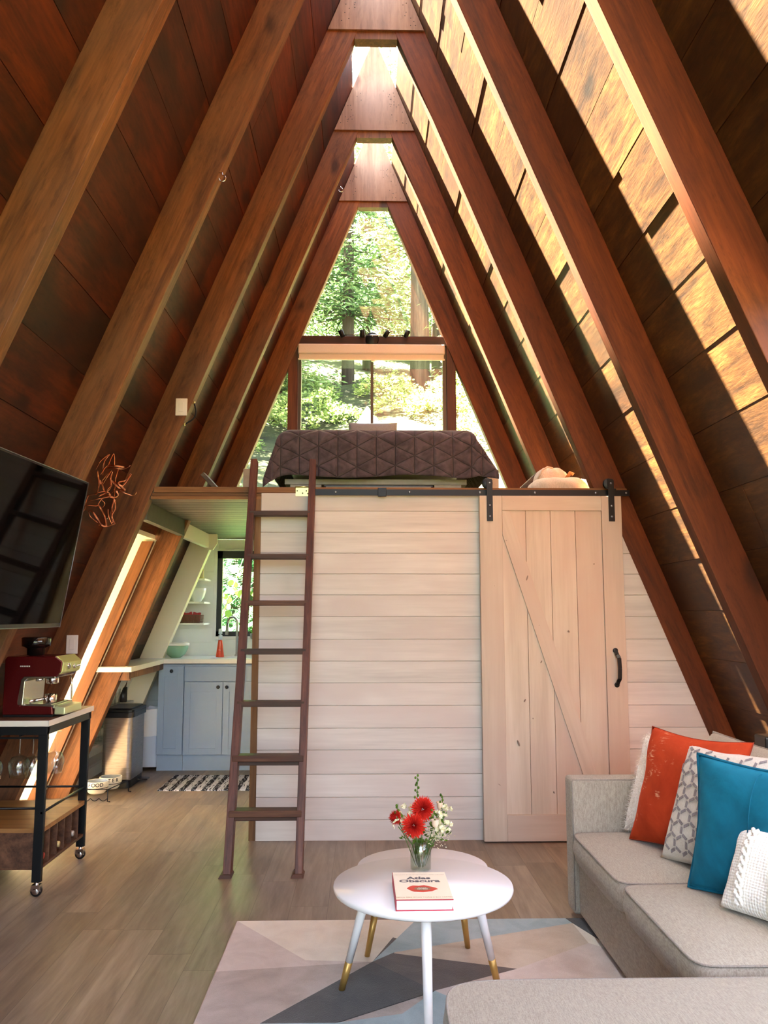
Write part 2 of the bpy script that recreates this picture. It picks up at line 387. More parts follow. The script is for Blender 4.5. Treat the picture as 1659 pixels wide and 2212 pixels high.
rl={0:'television side rafter farthest toward the front windows',1:'television side rafter next to the front windows',2:'television side rafter beside the near end of the television',3:'wide brown rafter rising steeply in front of the television, broadest of its slope',
    4:'brown rafter that runs down behind the top corner of the television',5:'brown rafter carrying the two white switch plates',6:'knotty brown rafter next behind the one with switch plates, passing behind the breakfast bar',7:'rafter beside the loft window whose lower length in the kitchen is painted cream'}
rr={0:'sofa side rafter farthest toward the front windows',1:'sofa side rafter next to the front windows',2:'sofa side rafter above the near end of the sofa',3:'wide red brown rafter over the middle of the sofa, broadest of its slope',4:'long red brown rafter reaching down behind the sofa, broad sun stripes on both sides',
    5:'red brown rafter crossing the end of the barn door track beside the door handle',6:'red brown rafter between the loft window and the beige bag',7:'red brown rafter framing the sofa side edge of the loft window'}
for i in range(8):
    rafter(i,-1,rl[i],M['raf_l'],split=2.12 if i==7 else None); rafter(i,1,rr[i],M['raf_r'])
# gusset plates and collar blocks at the ridge
gl={5:'pale plywood gusset plate at the very top of the picture',6:'middle plywood gusset plate at the ridge, dotted with nails',7:'lowest looking plywood gusset plate above the loft window'}
for i in range(8):
    y=FR[i]; root=thing('gusset_plate',gl.get(i,['plywood gusset plate over the front windows','plywood ridge gusset second from the front windows','plywood ridge gusset third from the front windows','plywood ridge gusset fourth from the front windows','plywood ridge gusset fifth from the front windows'][min(i,4)]),'gusset',(XC,y,5.48),group='gusset plates at the ridge')
    b=MB(); zb,zt=5.485,6.26
    b.prism([(xs(zb,-1)+.008,zb),(xs(zb,1)-.008,zb),(xs(zt,1)-.004,zt),(xs(zt,-1)+.004,zt)],'y',y-.016,y,0,.5); nb=b
    for k in range(34):
        sd=R.choice((-1,1)); z=R.uniform(zb+.03,5.85); x=xs(z,sd,R.uniform(.03,.15))
        nb.lathe([(.0035,0),(.003,-.0015)],(x,y-.016,z),6,1,axis='y')
    nb.build('plate',[M['gus'],M['black']],root)
    b=MB(); b.box(XC-.15,XC+.15,y+.003,y+TK-.003,5.425,5.492); b.build('collar_block',M['raf_l'],root)
# ---- front gable (behind the camera): wide glazing
root=thing('window_6','tall front window wall of the cabin','window',(XC,Y0,0),kind='structure'); del root['category']
b=MB(); b.prism([(xs(0,-1)+.02,0),(xs(0,1)-.02,0),(xs(6.2,1),6.2),(xs(6.2,-1),6.2)],'y',Y0-.003,Y0+.003,0,.5); b.build('pane',M['glass'],root)
b=MB()
for z in (.05,1.25,2.35,3.6): b.box(xs(z,-1),xs(z,1),Y0-.05,Y0+.05,z-.05,z+.05)
for x in (-1.9,-1,XC,1.1,2.0):
    zt=min(6.0,HA-abs(x-XC)*TT); b.box(x-.04,x+.04,Y0-.045,Y0+.045,0,zt)
b.build('frame',M['dark_wood_z'],root)
# ---- loft deck
zb,zt=2.146,2.222
b=MB(); y=5.402; k=0
while y<YK:
    b.box(xs(zb,-1,.03),xs(zb,1,.03),y,min(y+.137,YK),zb+.012,zt-.01,0,R.random()); 
    b.box(xs(zb,-1,.03),xs(zb,1,.03),y+.004,min(y+.133,YK),zb,zb+.013,0,R.random()); y+=.139
struct(b,'ceiling',M['soffit'],'underside of the loft deck over the kitchen')
b=MB(); b.box(-1.40,2.0,5.392,5.404,zt-.012,zt+.004,0,.3); b.box(-1.385,1.72,5.374,5.402,2.188,zt+.003,0,.6); struct(b,'trim_1',M['edge'],'golden wood edge of the loft deck')
b=MB(); b.box(-1.40,-.66,5.384,5.402,2.168,2.186,0,.2); b.box(-1.405,-.66,5.380,5.402,2.146,2.165,0,.9); struct(b,'trim_2',M['edge'],'ribbed wood moulding under the loft edge')
b=MB(); b.box(xs(zt,-1,.2),xs(zt,1,.2),5.404,YG-.06,zt-.008,zt+.002,0,.3); struct(b,'floor_loft',M['soffit'],'loft floor deck')
# ---- whitewashed bathroom wall (horizontal boards) and its side
YW=5.373
zs=[-.002,.125,.262,.402,.55,.684,.824,.966,1.102,1.24,1.384,1.523,1.658,1.793,1.928,2.068,2.187]
b=MB()
def xr(z): return xs(z,1,OFF)+.045
for a,c in zip(zs[:-1],zs[1:]):
    r=R.random(); e=.0018; x0=-.685
    # boards split now and then by a butt joint
    cutx=[x0]+[None]
    for q in range(len(cutx)-1):
        xa=cutx[q]+(.0 if q==0 else .0006)
        if cutx[q+1] is None: b.prism([(xa,a+e),(xr(a+e),a+e),(xr(c-e),c-e),(xa,c-e)],'y',YW,YW+.012,0,R.random())
        else: b.prism([(xa,a+e),(cutx[q+1]-.0006,a+e),(cutx[q+1]-.0006,c-e),(xa,c-e)],'y',YW,YW+.012,0,R.random())
b.prism([(-.685,0),(xr(0),0),(xr(2.18),2.18),(-.685,2.18)],'y',YW+.011,YW+.03,0,0.)
b.box(-.70,-.685,YW+.03,YK,0,2.14,0,.5)
struct(b,'wall_bathroom',M['ship'],'whitewashed wall of horizontal boards under the loft',bevel=.0008,seg=1)
b=MB(); b.box(-.728,-.686,YW+.004,YW+.044,.0,2.146,0,.7); struct(b,'trim_3',wood('corner_post_wood','#523720','#6f4f2e','#89653e','z',.6,24,.2,.002,board=.1),'wooden corner post beside the whitewashed wall')
# ---- kitchen end wall with window
KX0,KX1,KZ0,KZ1=-1.492,-.74,1.180,2.03
b=MB(); z=0
while z<2.14:
    z1=min(z+.14,2.146); e=.0012
    for (xa,xb) in ((xs((z+z1)/2,-1)-.1,KX0),(KX1,-.68)) if (z1>KZ0+.01 and z<KZ1-.01) else ((xs((z+z1)/2,-1)-.1,-.68),):
        b.box(xa,xb,YK,YK+.014,z+e,z1-e,0,R.random())
    z=z1
b.box(-3.2,KX0,YK+.013,YK+.08,0,2.146); b.box(KX1,-.6,YK+.013,YK+.08,0,2.146); b.box(KX0,KX1,YK+.013,YK+.08,0,KZ0); b.box(KX0,KX1,YK+.013,YK+.08,KZ1,2.146)
struct(b,'wall_kitchen',M['kship'],'white boarded end wall of the kitchen')
root=thing('window_7','black framed kitchen window over the sink',None,(-1.1,YK,KZ0),kind='structure')
b=MB(); w=.05; x0,x1,z0,z1=KX0,KX1,KZ0,KZ1
b.box(x0,x0+w,YK+.01,YK+.06,z0,z1); b.box(x1-w,x1,YK+.01,YK+.06,z0,z1); b.box(x0,x1,YK+.01,YK+.06,z0,z0+.05); b.box(x0,x1,YK+.01,YK+.06,z1-.075,z1); b.build('frame',M['blackp'],root)
b=MB(); b.box(x0+w,x1-w,YK+.03,YK+.036,z0+.05,z1-.075); b.build('pane',M['glass'],root)
b=MB(); b.box(x0-.03,x0,YK-.02,YK+.01,z0-.03,z1+.01); b.box(x0-.03,x1,YK-.035,YK+.012,z0-.03,z0); b.box(x0-.02,x1,YK-.02,YK+.01,z1,z1+.02); b.build('casing',M['white'],root,bevel=.002)
# ---- side bay off the kitchen passage
b=MB(); yb=FR[6]-.03
b.prism([(-3.3,0),(xs(0,-1,.03),0),(xs(1.985,-1,.03),1.985),(-3.3,1.985)],'y',yb,yb+.03,0,.5); b.box(-3.3,xs(2,-1,.02),FR[5]+.06,yb,1.985,2.02); 
b.prism([(-3.3,0),(xs(0,-1),0),(xs(1.985,-1),1.985),(-3.3,1.985)],'y',FR[5]+.03,FR[5]+.06,0,.5)
struct(b,'wall_bay',M['cream'],'cream walls of the low side bay')
b=MB()
for a,c in ((0,.085),): 
    b.prism([(xs(0,-1)-.062,.0),(xs(0,-1)+.03,.0),(xs(1.97,-1)+.03,1.97),(xs(1.97,-1)-.062,1.97)],'y',yb-.045,yb-.002,0,.8)
fr=Matrix.Translation((xs(0,-1),yb,0))@Matrix.Rotation((PI/2-TH),4,'Y')
struct(b,'trim_4',wood('bay_trim_wood','#4a2812','#6e4220','#83522a','z',.55,24,.2,.002,board=.1),'golden board framing the side bay opening',frame=fr,bevel=.003)
root=thing('window_8','tall glazed side of the low bay',None,(-3.28,6,0),kind='structure')
b=MB(); b.box(-3.285,-3.28,5.62,6.30,.35,1.62); b.build('pane',M['glass'],root)
b=MB(); 
b.box(-3.31,-3.25,FR[5]+.06,5.62,0,1.98); b.box(-3.31,-3.25,6.30,yb,0,1.98)
b.box(-3.31,-3.25,5.62,6.30,0,.35); b.box(-3.31,-3.25,5.62,6.30,1.62,1.98); b.build('frame',M['white'],root)
# white lining behind the low shelves and behind the kitchen end shelves, cream blocks under the deck
b=MB(); o1=.004; z=.0
def slab(y0,y1,z0,z1,mat_i=0,off0=.006,off1=.02):
    b.hexa([Vector((xs(z0,-1,off0),y0,z0)),Vector((xs(z0,-1,off1),y0,z0)),Vector((xs(z0,-1,off1),y1,z0)),Vector((xs(z0,-1,off0),y1,z0)),
            Vector((xs(z1,-1,off0),y0,z1)),Vector((xs(z1,-1,off1),y0,z1)),Vector((xs(z1,-1,off1),y1,z1)),Vector((xs(z1,-1,off0),y1,z1))],0)
for a in range(7): slab(FR[6]+TK+.002,FR[7]-.002,a*.14+.002,a*.14+.138)
slab(FR[7]+TK,YK,0,2.14)
struct(b,'wall_lining',M['kship'],'white painted boards lining the low kitchen slope')
b=MB(); b.box(-1.50,-1.45,FR[5]+TK,FR[6]+.0,2.02,2.146); struct(b,'trim_5',plain('dark_blocking','#4a4a38',.6,noise=20),'dark blocking board under the loft deck')
b=MB(); b.box(-1.52,-1.478,FR[6]+TK,FR[7],2.02,2.15); b.prism([(-1.49,2.00),(-1.44,2.0),(-1.40,2.06),(-1.405,2.146),(-1.49,2.146)],'y',FR[7]-.03,FR[7]-.003); struct(b,'trim_6',M['cream'],'cream blocking board at the kitchen end')
b=MB(); b.box(-2.42,-2.36,FR[6]+.1,FR[7],.0,.085); b.box(-2.1,-1.8,YK-.014,YK,.0,.09); struct(b,'baseboard_kitchen',M['white'],'white baseboard in the kitchen')
# ---- loft gable glazing
HZ0,HZ1=4.008,4.10
g=thing('window_9','tall triangular loft window looking into the forest',None,(XC,YG,2.22),kind='structure')
b=MB(); b.prism([(xs(2.24,-1),2.24),(xs(2.24,1),2.24),(xs(6.2,1),6.2),(xs(6.2,-1),6.2)],'y',YG+.01,YG+.016,0,.5); b.build('pane',M['glass'],g)
b=MB(); fx=M['dark_wood']
b.box(xs(HZ0,-1,.1),xs(HZ0,1,.1),YG-.09,YG+.03,HZ0,HZ1); b.box(xs(HZ1,-1,.1),xs(HZ1,1,.1),YG-.05,YG+.02,HZ1,HZ1+.018); b.build('header_beam',fx,g,bevel=.003)
b=MB(); b.box(-.765,-.668,YG-.08,YG+.03,2.23,HZ0); b.build('post',wood('window_post_wood','#2f180c','#5c3219','#7a4724','z',.5,24,.2,.002,board=.1),g,bevel=.003)
b=MB(); b.box(.782,.872,YG-.08,YG+.03,2.23,HZ0); b.build('post',M['dark_wood_z'],g,bevel=.003)
b=MB(); af=plain('bronze_window_frame','#4b4338',.45,.4)
for x,w in ((-.655,.022),(.762,.022),(.052,.016)): b.box(x-w/2-.006,x+w/2+.006,YG-.05,YG+.01,2.6,HZ0)
b.box(-.66,.77,YG-.05,YG+.01,2.6,2.64); b.build('sash_frame',af,g)
b=MB(); b.box(-.765,.872,YG-.08,YG+.03,2.23,2.6); b.build('sill_panel',M['dark_wood'],g)
# pale knee-wall boards and diagonal braces in the eaves of the loft
for s,x0,x1,lb in ((-1,-.99,-.88,'pale boarded knee wall left of the bed'),(1,.95,1.07,'pale boarded knee wall right of the bed')):
    b=MB(); n=2
    for k in range(n):
        a=x0+(x1-x0)*k/n; c=x0+(x1-x0)*(k+1)/n; b.box(a+.001,c-.001,FR[6]-.02,FR[6]-.004,2.224,2.56 if (s<0) else 2.56)
    o=b.build('knee_wall',M['edge'] if False else plain('pale_boards_%d'%s,'#c9b9a0',.6,noise=18)); tag(o,lb,None,None,'structure')
for p,q,lb in (((-1.20,6.1,2.42),(-1.03,6.1,2.235),'diagonal brace board in the left eave of the loft'),((1.06,6.1,2.235),(1.27,6.1,2.43),'diagonal grey brace board in the right eave of the loft')):
    b=MB(); b.bar(p,q,.22,.03,(0,0,1)); tag(b.build('eave_brace',M['soffit'],bevel=.002),lb,'brace','eave braces beside the bed')
# ================================================================== BARN DOOR
YD=5.29
root=thing('door_1','whitewashed sliding barn door with a diagonal brace',None,(1.19,YD,.01),kind='structure')
X0,X1,Z0,Z1=.7313,1.6526,.010,2.161
k=1.0079
def zz(z): return 1.4+(z-1.4)*k
pl,pr,pb,pt=.876,1.523,zz(.177),zz(2.060)
b=MB(); b.box(X0,pl,YD,YD+.042,Z0,Z1); b.build('stile',M['doorw'],root,bevel=.002)
b=MB(); b.box(pr,X1,YD,YD+.042,Z0,Z1); b.build('stile',M['doorw'],root,bevel=.002)
b=MB(); b.box(pl+.0006,pr-.0006,YD,YD+.042,pt,Z1); b.build('rail',M['doorx'],root,bevel=.002)
b=MB(); b.box(pl+.0006,pr-.0006,YD,YD+.042,Z0,pb); b.build('rail',M['doorx'],root,bevel=.002)
b=MB(); ed=[pl,1.03,1.19,1.352,pr]
for a,c in zip(ed[:-1],ed[1:]): b.box(a+.0012,c-.0012,YD+.013,YD+.03,pb,pt,0,R.random())
b.box(pl,pr,YD+.029,YD+.034,pb,pt,0,.1); b.build('panel_boards',M['doorw'],root,bevel=.001,seg=1)
# brace from the upper left to the lower right corner of the panel
zl=zz(1.903)  # lower-left edge starts on the left stile here
b=MB(); sl=(1.338-.876)/(zl-zz(.467)); xe=pl+(zl-pb)*sl
b.prism([(pl+.001,zl),(xe,pb+.001),(pr-.001,pb+.001),(pr-.001,pt-(pr-.923)/sl),(.923,pt-.001),(pl+.001,pt-.001)],'y',YD+.0005,YD+.0128,0,.5)
br=Vector((sl,0,-1)).normalized(); ang=math.atan2(sl,1)
fr=Matrix.Translation((pl,YD,zl))@Matrix.Rotation(-ang,4,'Y')
b.build('brace',M['doorw'],root,frame=fr,bevel=.0012)
# knots with checks, set as small inlays
b=MB()
for (x,z,w,h,a) in ((.955,.60,.011,.04,.35),(1.03,1.63,.011,.035,-.3),(1.29,1.29,.01,.014,.5),(1.465,1.72,.006,.008,0),(.90,1.87,.007,.005,0),(1.0,.86,.006,.022,-.5),(1.11,1.1,.004,.018,-.5),(.82,1.58,.003,.004,0),(.83,.35,.004,.02,.9),(1.17,.30,.008,.014,.2),(.95,2.12,.004,.004,0),(1.1,1.33,.004,.004,0),(1.05,.75,.005,.008,0)):
    ps=[]
    for q in range(10):
        t_=2*PI*q/10; u=w/2*math.cos(t_)*R.uniform(.7,1.1); v=h/2*math.sin(t_)*R.uniform(.8,1.1); ps.append((x+u*math.cos(a)-v*math.sin(a),z+u*math.sin(a)+v*math.cos(a)))
    yy=YD-.0004 if (x<pl or x>pr or z>pt or z<pb or 1) else YD
    b.prism(ps,'y',yy,YD+.0135,0,.1)
b.build('knots',plain('knot_wood','#8d7a6a',.6,noise=160),root)
# handle: forged pull with round feet
b=MB(); hx=1.582
for z in (1.171,.957): b.lathe([(.016,0),(.017,-.004),(.012,-.007)],(hx+(.003 if z<1 else 0),YD,z),18,axis='y')
pts=[(hx,YD-.006,1.171),(hx+.002,YD-.03,1.145),(hx+.01,YD-.044,1.125),(hx+.012,YD-.046,1.06),(hx+.010,YD-.044,.998),(hx+.005,YD-.028,.98),(hx+.003,YD-.006,.957)]
for a,c in zip(pts[:-1],pts[1:]): b.bar(a,c,.024,.009,(0,1,0))
b.build('handle',M['black'],root,bevel=.0015)
def hanger(x,nm):
    b=MB(); b.prism([(x-.0195,zz(1.99)),(x+.0195,zz(1.99)),(x+.0195,2.262),(x+.012,2.272),(x-.012,2.272),(x-.0195,2.262)],'y',YD-.006,YD-.0005)
    b.lathe([(.034,0),(.035,.006),(.030,.009),(.030,.016),(.035,.019),(.034,.026)],(x-.012,YD+.002,2.243),26,axis='y')
    o=b.build('hanger_strap',M['black'],root,bevel=.001,seg=1)
    b=MB()
    for z in (2.243,zz(2.12)-.03,zz(2.03)-.01): b.lathe([(.0075,0),(.0075,-.003),(.004,-.005)],(x,YD-.006,z),6,axis='y')
    b.build('bolt',M['zinc'],o)
hanger(.797,0); hanger(1.588,1)
t=thing('door_track','flat black steel rail the barn door hangs from','track',(.6,5.34,2.163))
b=MB(); b.box(-.352,1.722,5.327,5.333,2.166,2.206); b.build('rail_bar',M['black'],t,bevel=.001)
for x in (-.20,.28,.74,1.10,1.50,1.70): b=MB(); b.lathe([(.008,.0),(.008,-.003),(.005,-.005)],(x,5.327,2.186),6,axis='y'); b.build('bolt',M['zinc'],t)
for x in (-.20,.28,.74,1.10,1.50): b=MB(); b.lathe([(.012,0),(.012,.04)],(x,5.333,2.186),10,axis='y'); b.build('spacer',M['black'],t)
b=MB(); b.box(.075,.13,5.315,5.34,2.158,2.214); b.build('stop',M['black'],t,bevel=.002); b=MB(); b.box(1.60,1.63,5.312,5.327,2.160,2.214); b.build('stop',M['black'],t,bevel=.002)
# ================================================================== LADDER
L=thing('ladder','dark red wood ladder leaning against the loft edge','ladder',(-.55,4.65,0))
def lad(x0,x1,n):
    a=math.atan(.295); fr=Matrix.Translation((x0,4.65,0))@Matrix.Rotation(-a,4,'X')
    def P(x,z,d): return Vector((x,4.65+.295*z+d*math.cos(a),z-d*math.sin(a)))
    b=MB(); p=[P(x0,.012,0),P(x1,.012,0),P(x1,.012,.075),P(x0,.012,.075),P(x0+.006,2.412,0),P(x1+.006,2.412,0),P(x1+.006,2.412,.075),P(x0+.006,2.412,.075)]
    b.hexa(p); b.build('rail',M['ladder'],L,frame=fr,bevel=.003)
lad(-.765,-.722,0); lad(-.380,-.338,1)
for z in (2.055,1.774,1.483,1.194,.898,.607,.325):
    y=4.65+.295*z; lo=z<.7
    b=MB(); b.box(-.745,-.358,y-.004,y+.085,z-.032 if not lo else z-.03,z,0,R.random())
    if lo: b.box(-.74,-.365,y+.012,y+.075,z-.058,z-.03,0,R.random()); b.box(-.752,-.352,y-.012,y+.01,z-.034,z-.001,0,R.random())
    b.build('tread',M['ladderx'],L,bevel=.003)
for x0,x1 in ((-.785,-.715),(-.40,-.33)):
    b=MB(); b.hexa([(x0,4.63,0),(x1,4.63,0),(x1,4.75,0),(x0,4.75,0),(x0+.01,4.64,.018),(x1-.01,4.64,.018),(x1-.01,4.745,.018),(x0+.01,4.745,.018)]); b.build('foot',M['ladderx'],L,bevel=.002)
hg=thing('hinge','pale brass butt hinge screwed to the loft edge beside the ladder','hinge',(-.42,5.37,2.19))
b=MB(); b.box(-.462,-.372,5.369,5.3725,2.165,2.222); b.box(-.466,-.37,5.365,5.44,2.2255,2.2285); b.tube([(-.466,5.366,2.226),(-.37,5.366,2.226)],.005,8); b.build('leaf_plate',M['brass'],hg)
for x,z in ((-.452,2.20),(-.417,2.185),(-.392,2.20),(-.382,2.182)): b=MB(); b.lathe([(.005,0),(.004,-.001)],(x,5.369,z),8,axis='y'); b.build('screw',M['black'],hg)
# ================================================================== COFFEE TABLE
rug_z=.012
ct=thing('coffee_table','white round nesting coffee table, the taller one carrying the book','table',(.205,3.085,0),group='white nesting coffee tables')
topm=plain('satin_white_lacquer','#fbfafa',.22,spec=.6)
b=MB(); b.lathe([(.300,.422),(.315,.430),(.3195,.440),(.317,.450)],(.205,3.085,0),72); b.build('tabletop',topm,ct)
goldm=plain('gold_leg_tip','#c29a55',.38,.55)
def leg(T,a,c,r0,r1,gold,top=.43):
    a=Vector(a);c=Vector(c); g=a+(c-a)*(1-gold)
    b=MB(); b.tube([a,g],[r0,r0+(r1-r0)*(1-gold)],20); o=b.build('leg',topm,T)
    b=MB(); b.tube([g,c],[r0+(r1-r0)*(1-gold)+.0004,r1],20); b.build('leg_tip',goldm,o)
leg(ct,(.015,3.165,.43),(-.087,3.282,rug_z),.0185,.012,.27)
leg(ct,(.395,3.165,.43),(.50,3.30,rug_z),.0185,.012,.27)
leg(ct,(.200,2.87,.43),(.197,2.70,rug_z),.0185,.012,.27)
c2=thing('coffee_table','lower white round table tucked behind the taller coffee table','table',(.228,3.46,0),group='white nesting coffee tables')
b=MB(); b.lathe([(.245,.377),(.258,.384),(.2625,.392),(.260,.400)],(.228,3.46,0),64); b.build('tabletop',topm,c2)
leg(c2,(.075,3.52,.38),(.008,3.585,rug_z),.017,.011,.46); leg(c2,(.375,3.52,.38),(.43,3.66,rug_z),.017,.011,.46); leg(c2,(.228,3.30,.38),(.228,3.20,rug_z),.017,.011,.46)
# ---- book
bk=thing('book','thick cream and red hardcover book lying on the white table','book',(.191,2.945,.4505),(0,0,.01))
pg=plain('book_pages','#e4e6ea',.8); cv=plain('book_cover_cream','#f1e6cf',.45); rd=plain('book_cloth_red','#a8243a',.6)
b=MB(); b.box(-.093,.093,-.142,.142,.0325,.036); b.build('front_cover',cv,bk,local=True)
b=MB(); b.box(-.093,.093,-.142,.142,0,.003); b.box(-.0945,-.092,-.142,.142,0,.036); b.box(-.093,.093,-.1428,-.142,.0325,.0362); b.build('binding',rd,bk,local=True,bevel=.0006)
b=MB(); b.box(-.091,.089,-.138,.138,.003,.0325); b.build('page_block',pg,bk,local=True)
tk=plain('grey_print','#4d4a52',.6)
text('Atlas',.036,(-.005,.074,.0361),(0,0,0),tk,bk,sx=1.12,bold=.0012,world=False,name='title')
text('Obscura',.036,(-.004,.042,.0361),(0,0,0),tk,bk,sx=1.12,bold=.0012,world=False,name='title')
text('AN EXPLORER\'S GUIDE TO THE WORLD\'S HIDDEN WONDERS',.0065,(-.004,.112,.0361),(0,0,0),plain('faded_print','#c9b9a2',.6),bk,world=False,name='small_print')
text('JOSHUA FOER, DYLAN THURAS & ELLA MORTON',.0085,(0,-.122,.0361),(0,0,0),plain('brown_print','#b08b68',.6),bk,world=False,name='small_print')
b=MB(); ps=[]
for (u,v) in ((-.045,.004),(-.03,.018),(-.01,.014),(.008,.02),(.02,.012),(.044,-.006),(.052,-.02),(.03,-.042),(.0,-.05),(-.03,-.045),(-.046,-.025),(-.052,-.012)): ps.append((u,v-.022))
b.prism(ps,'z',.0358,.0364); b.build('cover_picture',plain('picture_red','#c03a2c',.5),bk,local=True)
b=MB(); b.prism([( .028*math.cos(a*PI/10)-.0,.017*math.sin(a*PI/10)-.038) for a in range(20)],'z',.0360,.0367); b.build('cover_picture',plain('picture_brown','#8a6a52',.5),bk,local=True)
text('FULLY\nREVISED',.010,(0,-.038,.0368),(0,0,0),plain('pale_print','#d9d2c0',.6),bk,world=False,name='small_print')
# ---- flower vase
vs=thing('flower_vase','glass jar bouquet of red dahlias and white blooms on the coffee table','vase',(.207,3.235,.4505))
b=MB(); b.lathe([(.001,.001),(.034,.001),(.039,.006),(.0395,.07),(.037,.085),(.034,.09),(.034,.104),(.0325,.104),(.0325,.09),(.0355,.083),(.0375,.07),(.037,.008),(.033,.004),(.001,.004)],(0,0,0),36,capb=False,capt=False); b.build('jar',M['clear'],vs,local=True)
b=MB(); b.lathe([(.001,.0045),(.0365,.0075),(.0368,.06),(.001,.0601)],(0,0,0),30,capb=False,capt=False); wt=NT('water'); _w=wt.n('ShaderNodeBsdfTransparent'); _w.inputs[0].default_value=(.93,.97,.92,1); _q=wt.n('ShaderNodeBsdfGlossy'); _q.inputs['Roughness'].default_value=.02; _m=wt.n('ShaderNodeMixShader'); _m.inputs[0].default_value=.06; wt.l(_w.outputs[0],_m.inputs[1]); wt.l(_q.outputs[0],_m.inputs[2]); wt.l(_m.outputs[0],wt.out.inputs[0]); b.build('water',wt.m,vs,local=True)
stem=plain('stem_green','#4c6b2c',.5); leafm=leafmat('flower_leaf','#3d5a22','#6d8f3c',.3)
fl=[('red',(-.028,-.05,.172),.046,(-.1,-1,.15)),('red',(.008,-.01,.222),.046,(.1,-.9,.35)),('red',(-.09,0,.19),.03,(-.9,-.5,.1)),
    ('wh',(-.05,-.02,.218),.03,0),('wh',(-.085,-.03,.17),.02,0),('wh',(.085,-.02,.18),.028,0),('wh',(.1,0,.215),.022,0),('wh',(-.06,.03,.20),.03,0),('wh',(.065,-.03,.205),.014,0),('wh',(.07,-.04,.16),.018,0),('wh',(.105,-.01,.165),.02,0),
    ('pk',(.052,-.045,.178),.018,0),('pk',(.075,.01,.228),.016,0)]
def petal(b,c,d,up,L,w,curl,mi=0,r=None):
    c=Vector(c);d=Vector(d).normalized();s=d.cross(Vector(up));s=s.normalized() if s.length>1e-4 else d.orthogonal().normalized();n=s.cross(d)
    p=[c,c+d*L*.5+s*w+n*curl*.3,c+d*L*.5-s*w+n*curl*.3,c+d*L+n*curl]
    m=c+d*L*.5+n*(curl*.3-w*.4)
    b.add([p[0],p[1],p[3],p[2],m],[(0,1,4),(1,2,4),(2,3,4),(3,0,4)],mi,r)
redm=leafmat('dahlia_red','#a81a1c','#e8402f',.15); whm=leafmat('bloom_white','#d9d6a6','#fbf8e4',.25); pkm=leafmat('bloom_peach','#e2c3a0','#f0dcc4',.2)
for kind,c,r,d in fl:
    b=MB(); c=Vector(c)
    if kind=='red':
        ax=Vector(d).normalized(); u=ax.orthogonal().normalized(); v=ax.cross(u)
        for ring in range(8):
            th=math.radians(8+ring*14); n=8+ring*3
            for k in range(n):
                a=2*PI*(k+R.random()*.5)/n; dr=ax*math.cos(th)+(u*math.cos(a)+v*math.sin(a))*math.sin(th)
                petal(b,c+dr*r*.15,dr,ax,r*R.uniform(.78,1.0),r*.085,r*.12,0,(.15+.75*(ring/7))*R.uniform(.8,1.1))
        b.build('dahlia',redm,vs,local=True)
    elif kind=='wh':
        for q in range(max(3,int(r*300))):
            cc=c+Vector((R.gauss(0,1),R.gauss(0,1),R.gauss(0,1))).normalized()*r*.75; ax=(cc-c).normalized(); u=ax.orthogonal().normalized(); v=ax.cross(u)
            for k in range(6):
                a=2*PI*k/6+R.random()*.4; dr=(u*math.cos(a)+v*math.sin(a))+ax*.35; petal(b,cc,dr,ax,.0125,.0055,.002,0,R.random())
        b.build('white_bloom',whm,vs,local=True)
    else:
        b.lathe([(.002,0),(r*.5,.004),(r*.75,.014),(r*.7,.024),(r*.95,.03),(r*.8,.029),(r*.3,.01)],(c.x,c.y,c.z-.015),12,capb=False,capt=False); b.build('rose_bud',pkm,vs,local=True)
    s_=MB(); s_.tube([Vector((c.x*.1,c.y*.2,.012)),Vector((c.x*.35,c.y*.4,.09)),c-Vector((0,0,r*.3))],.0018,5); s_.build('stem',stem,vs,local=True)
for (x,z0_,z1_,y) in ((-.013,.2,.335,0),(-.088,.19,.24,.0),(.082,.18,.265,.01),(-.02,.17,.21,-.04),(.045,.16,.22,-.03)):
    b=MB(); b.tube([(x*.2,0,.015),(x,y,z0_),(x+.003,y,z1_)],.0016,5,1)
    n=int((z1_-z0_+.02)/.008)
    for k in range(n):
        z=z0_-.02+k*.009; a=k*2.4; rr=.011*(1-.6*k/max(n,1)); p=Vector((x,y,z))+Vector((math.cos(a),math.sin(a),0))*rr
        b.lathe([(.001,-.004),(.0042,-.001),(.0035,.004),(.0008,.007)],tuple(p),6,r=R.random())
    b.build('green_spray',[leafm,stem],vs,local=True)
b=MB()
for k in range(70):
    a=R.uniform(0,2*PI); p=Vector((R.uniform(-.08,.1),R.uniform(-.05,.05),R.uniform(.09,.19))); petal(b,p,(math.cos(a),math.sin(a),R.uniform(-.5,.8)),(0,0,1),R.uniform(.02,.04),R.uniform(.004,.009),.006,0,R.random())
for k in range(26):
    a=R.uniform(0,2*PI); p=Vector((R.uniform(-.02,.02),R.uniform(-.02,.02),R.uniform(.015,.08))); b.tube([p,p*.9+Vector((math.cos(a)*.012,math.sin(a)*.012,.05))],.0016,5,0,True,R.random())
b.build('leaves',leafm,vs,local=True)
b=MB()
for k in range(260):
    c=Vector((R.gauss(.062,.02),R.gauss(-.03,.012),R.gauss(.135,.02))); b.lathe([(.0008,0),(.0022,.0015),(.0008,.003)],tuple(c),5,r=R.random())
b.build('lace_flower',whm,vs,local=True)
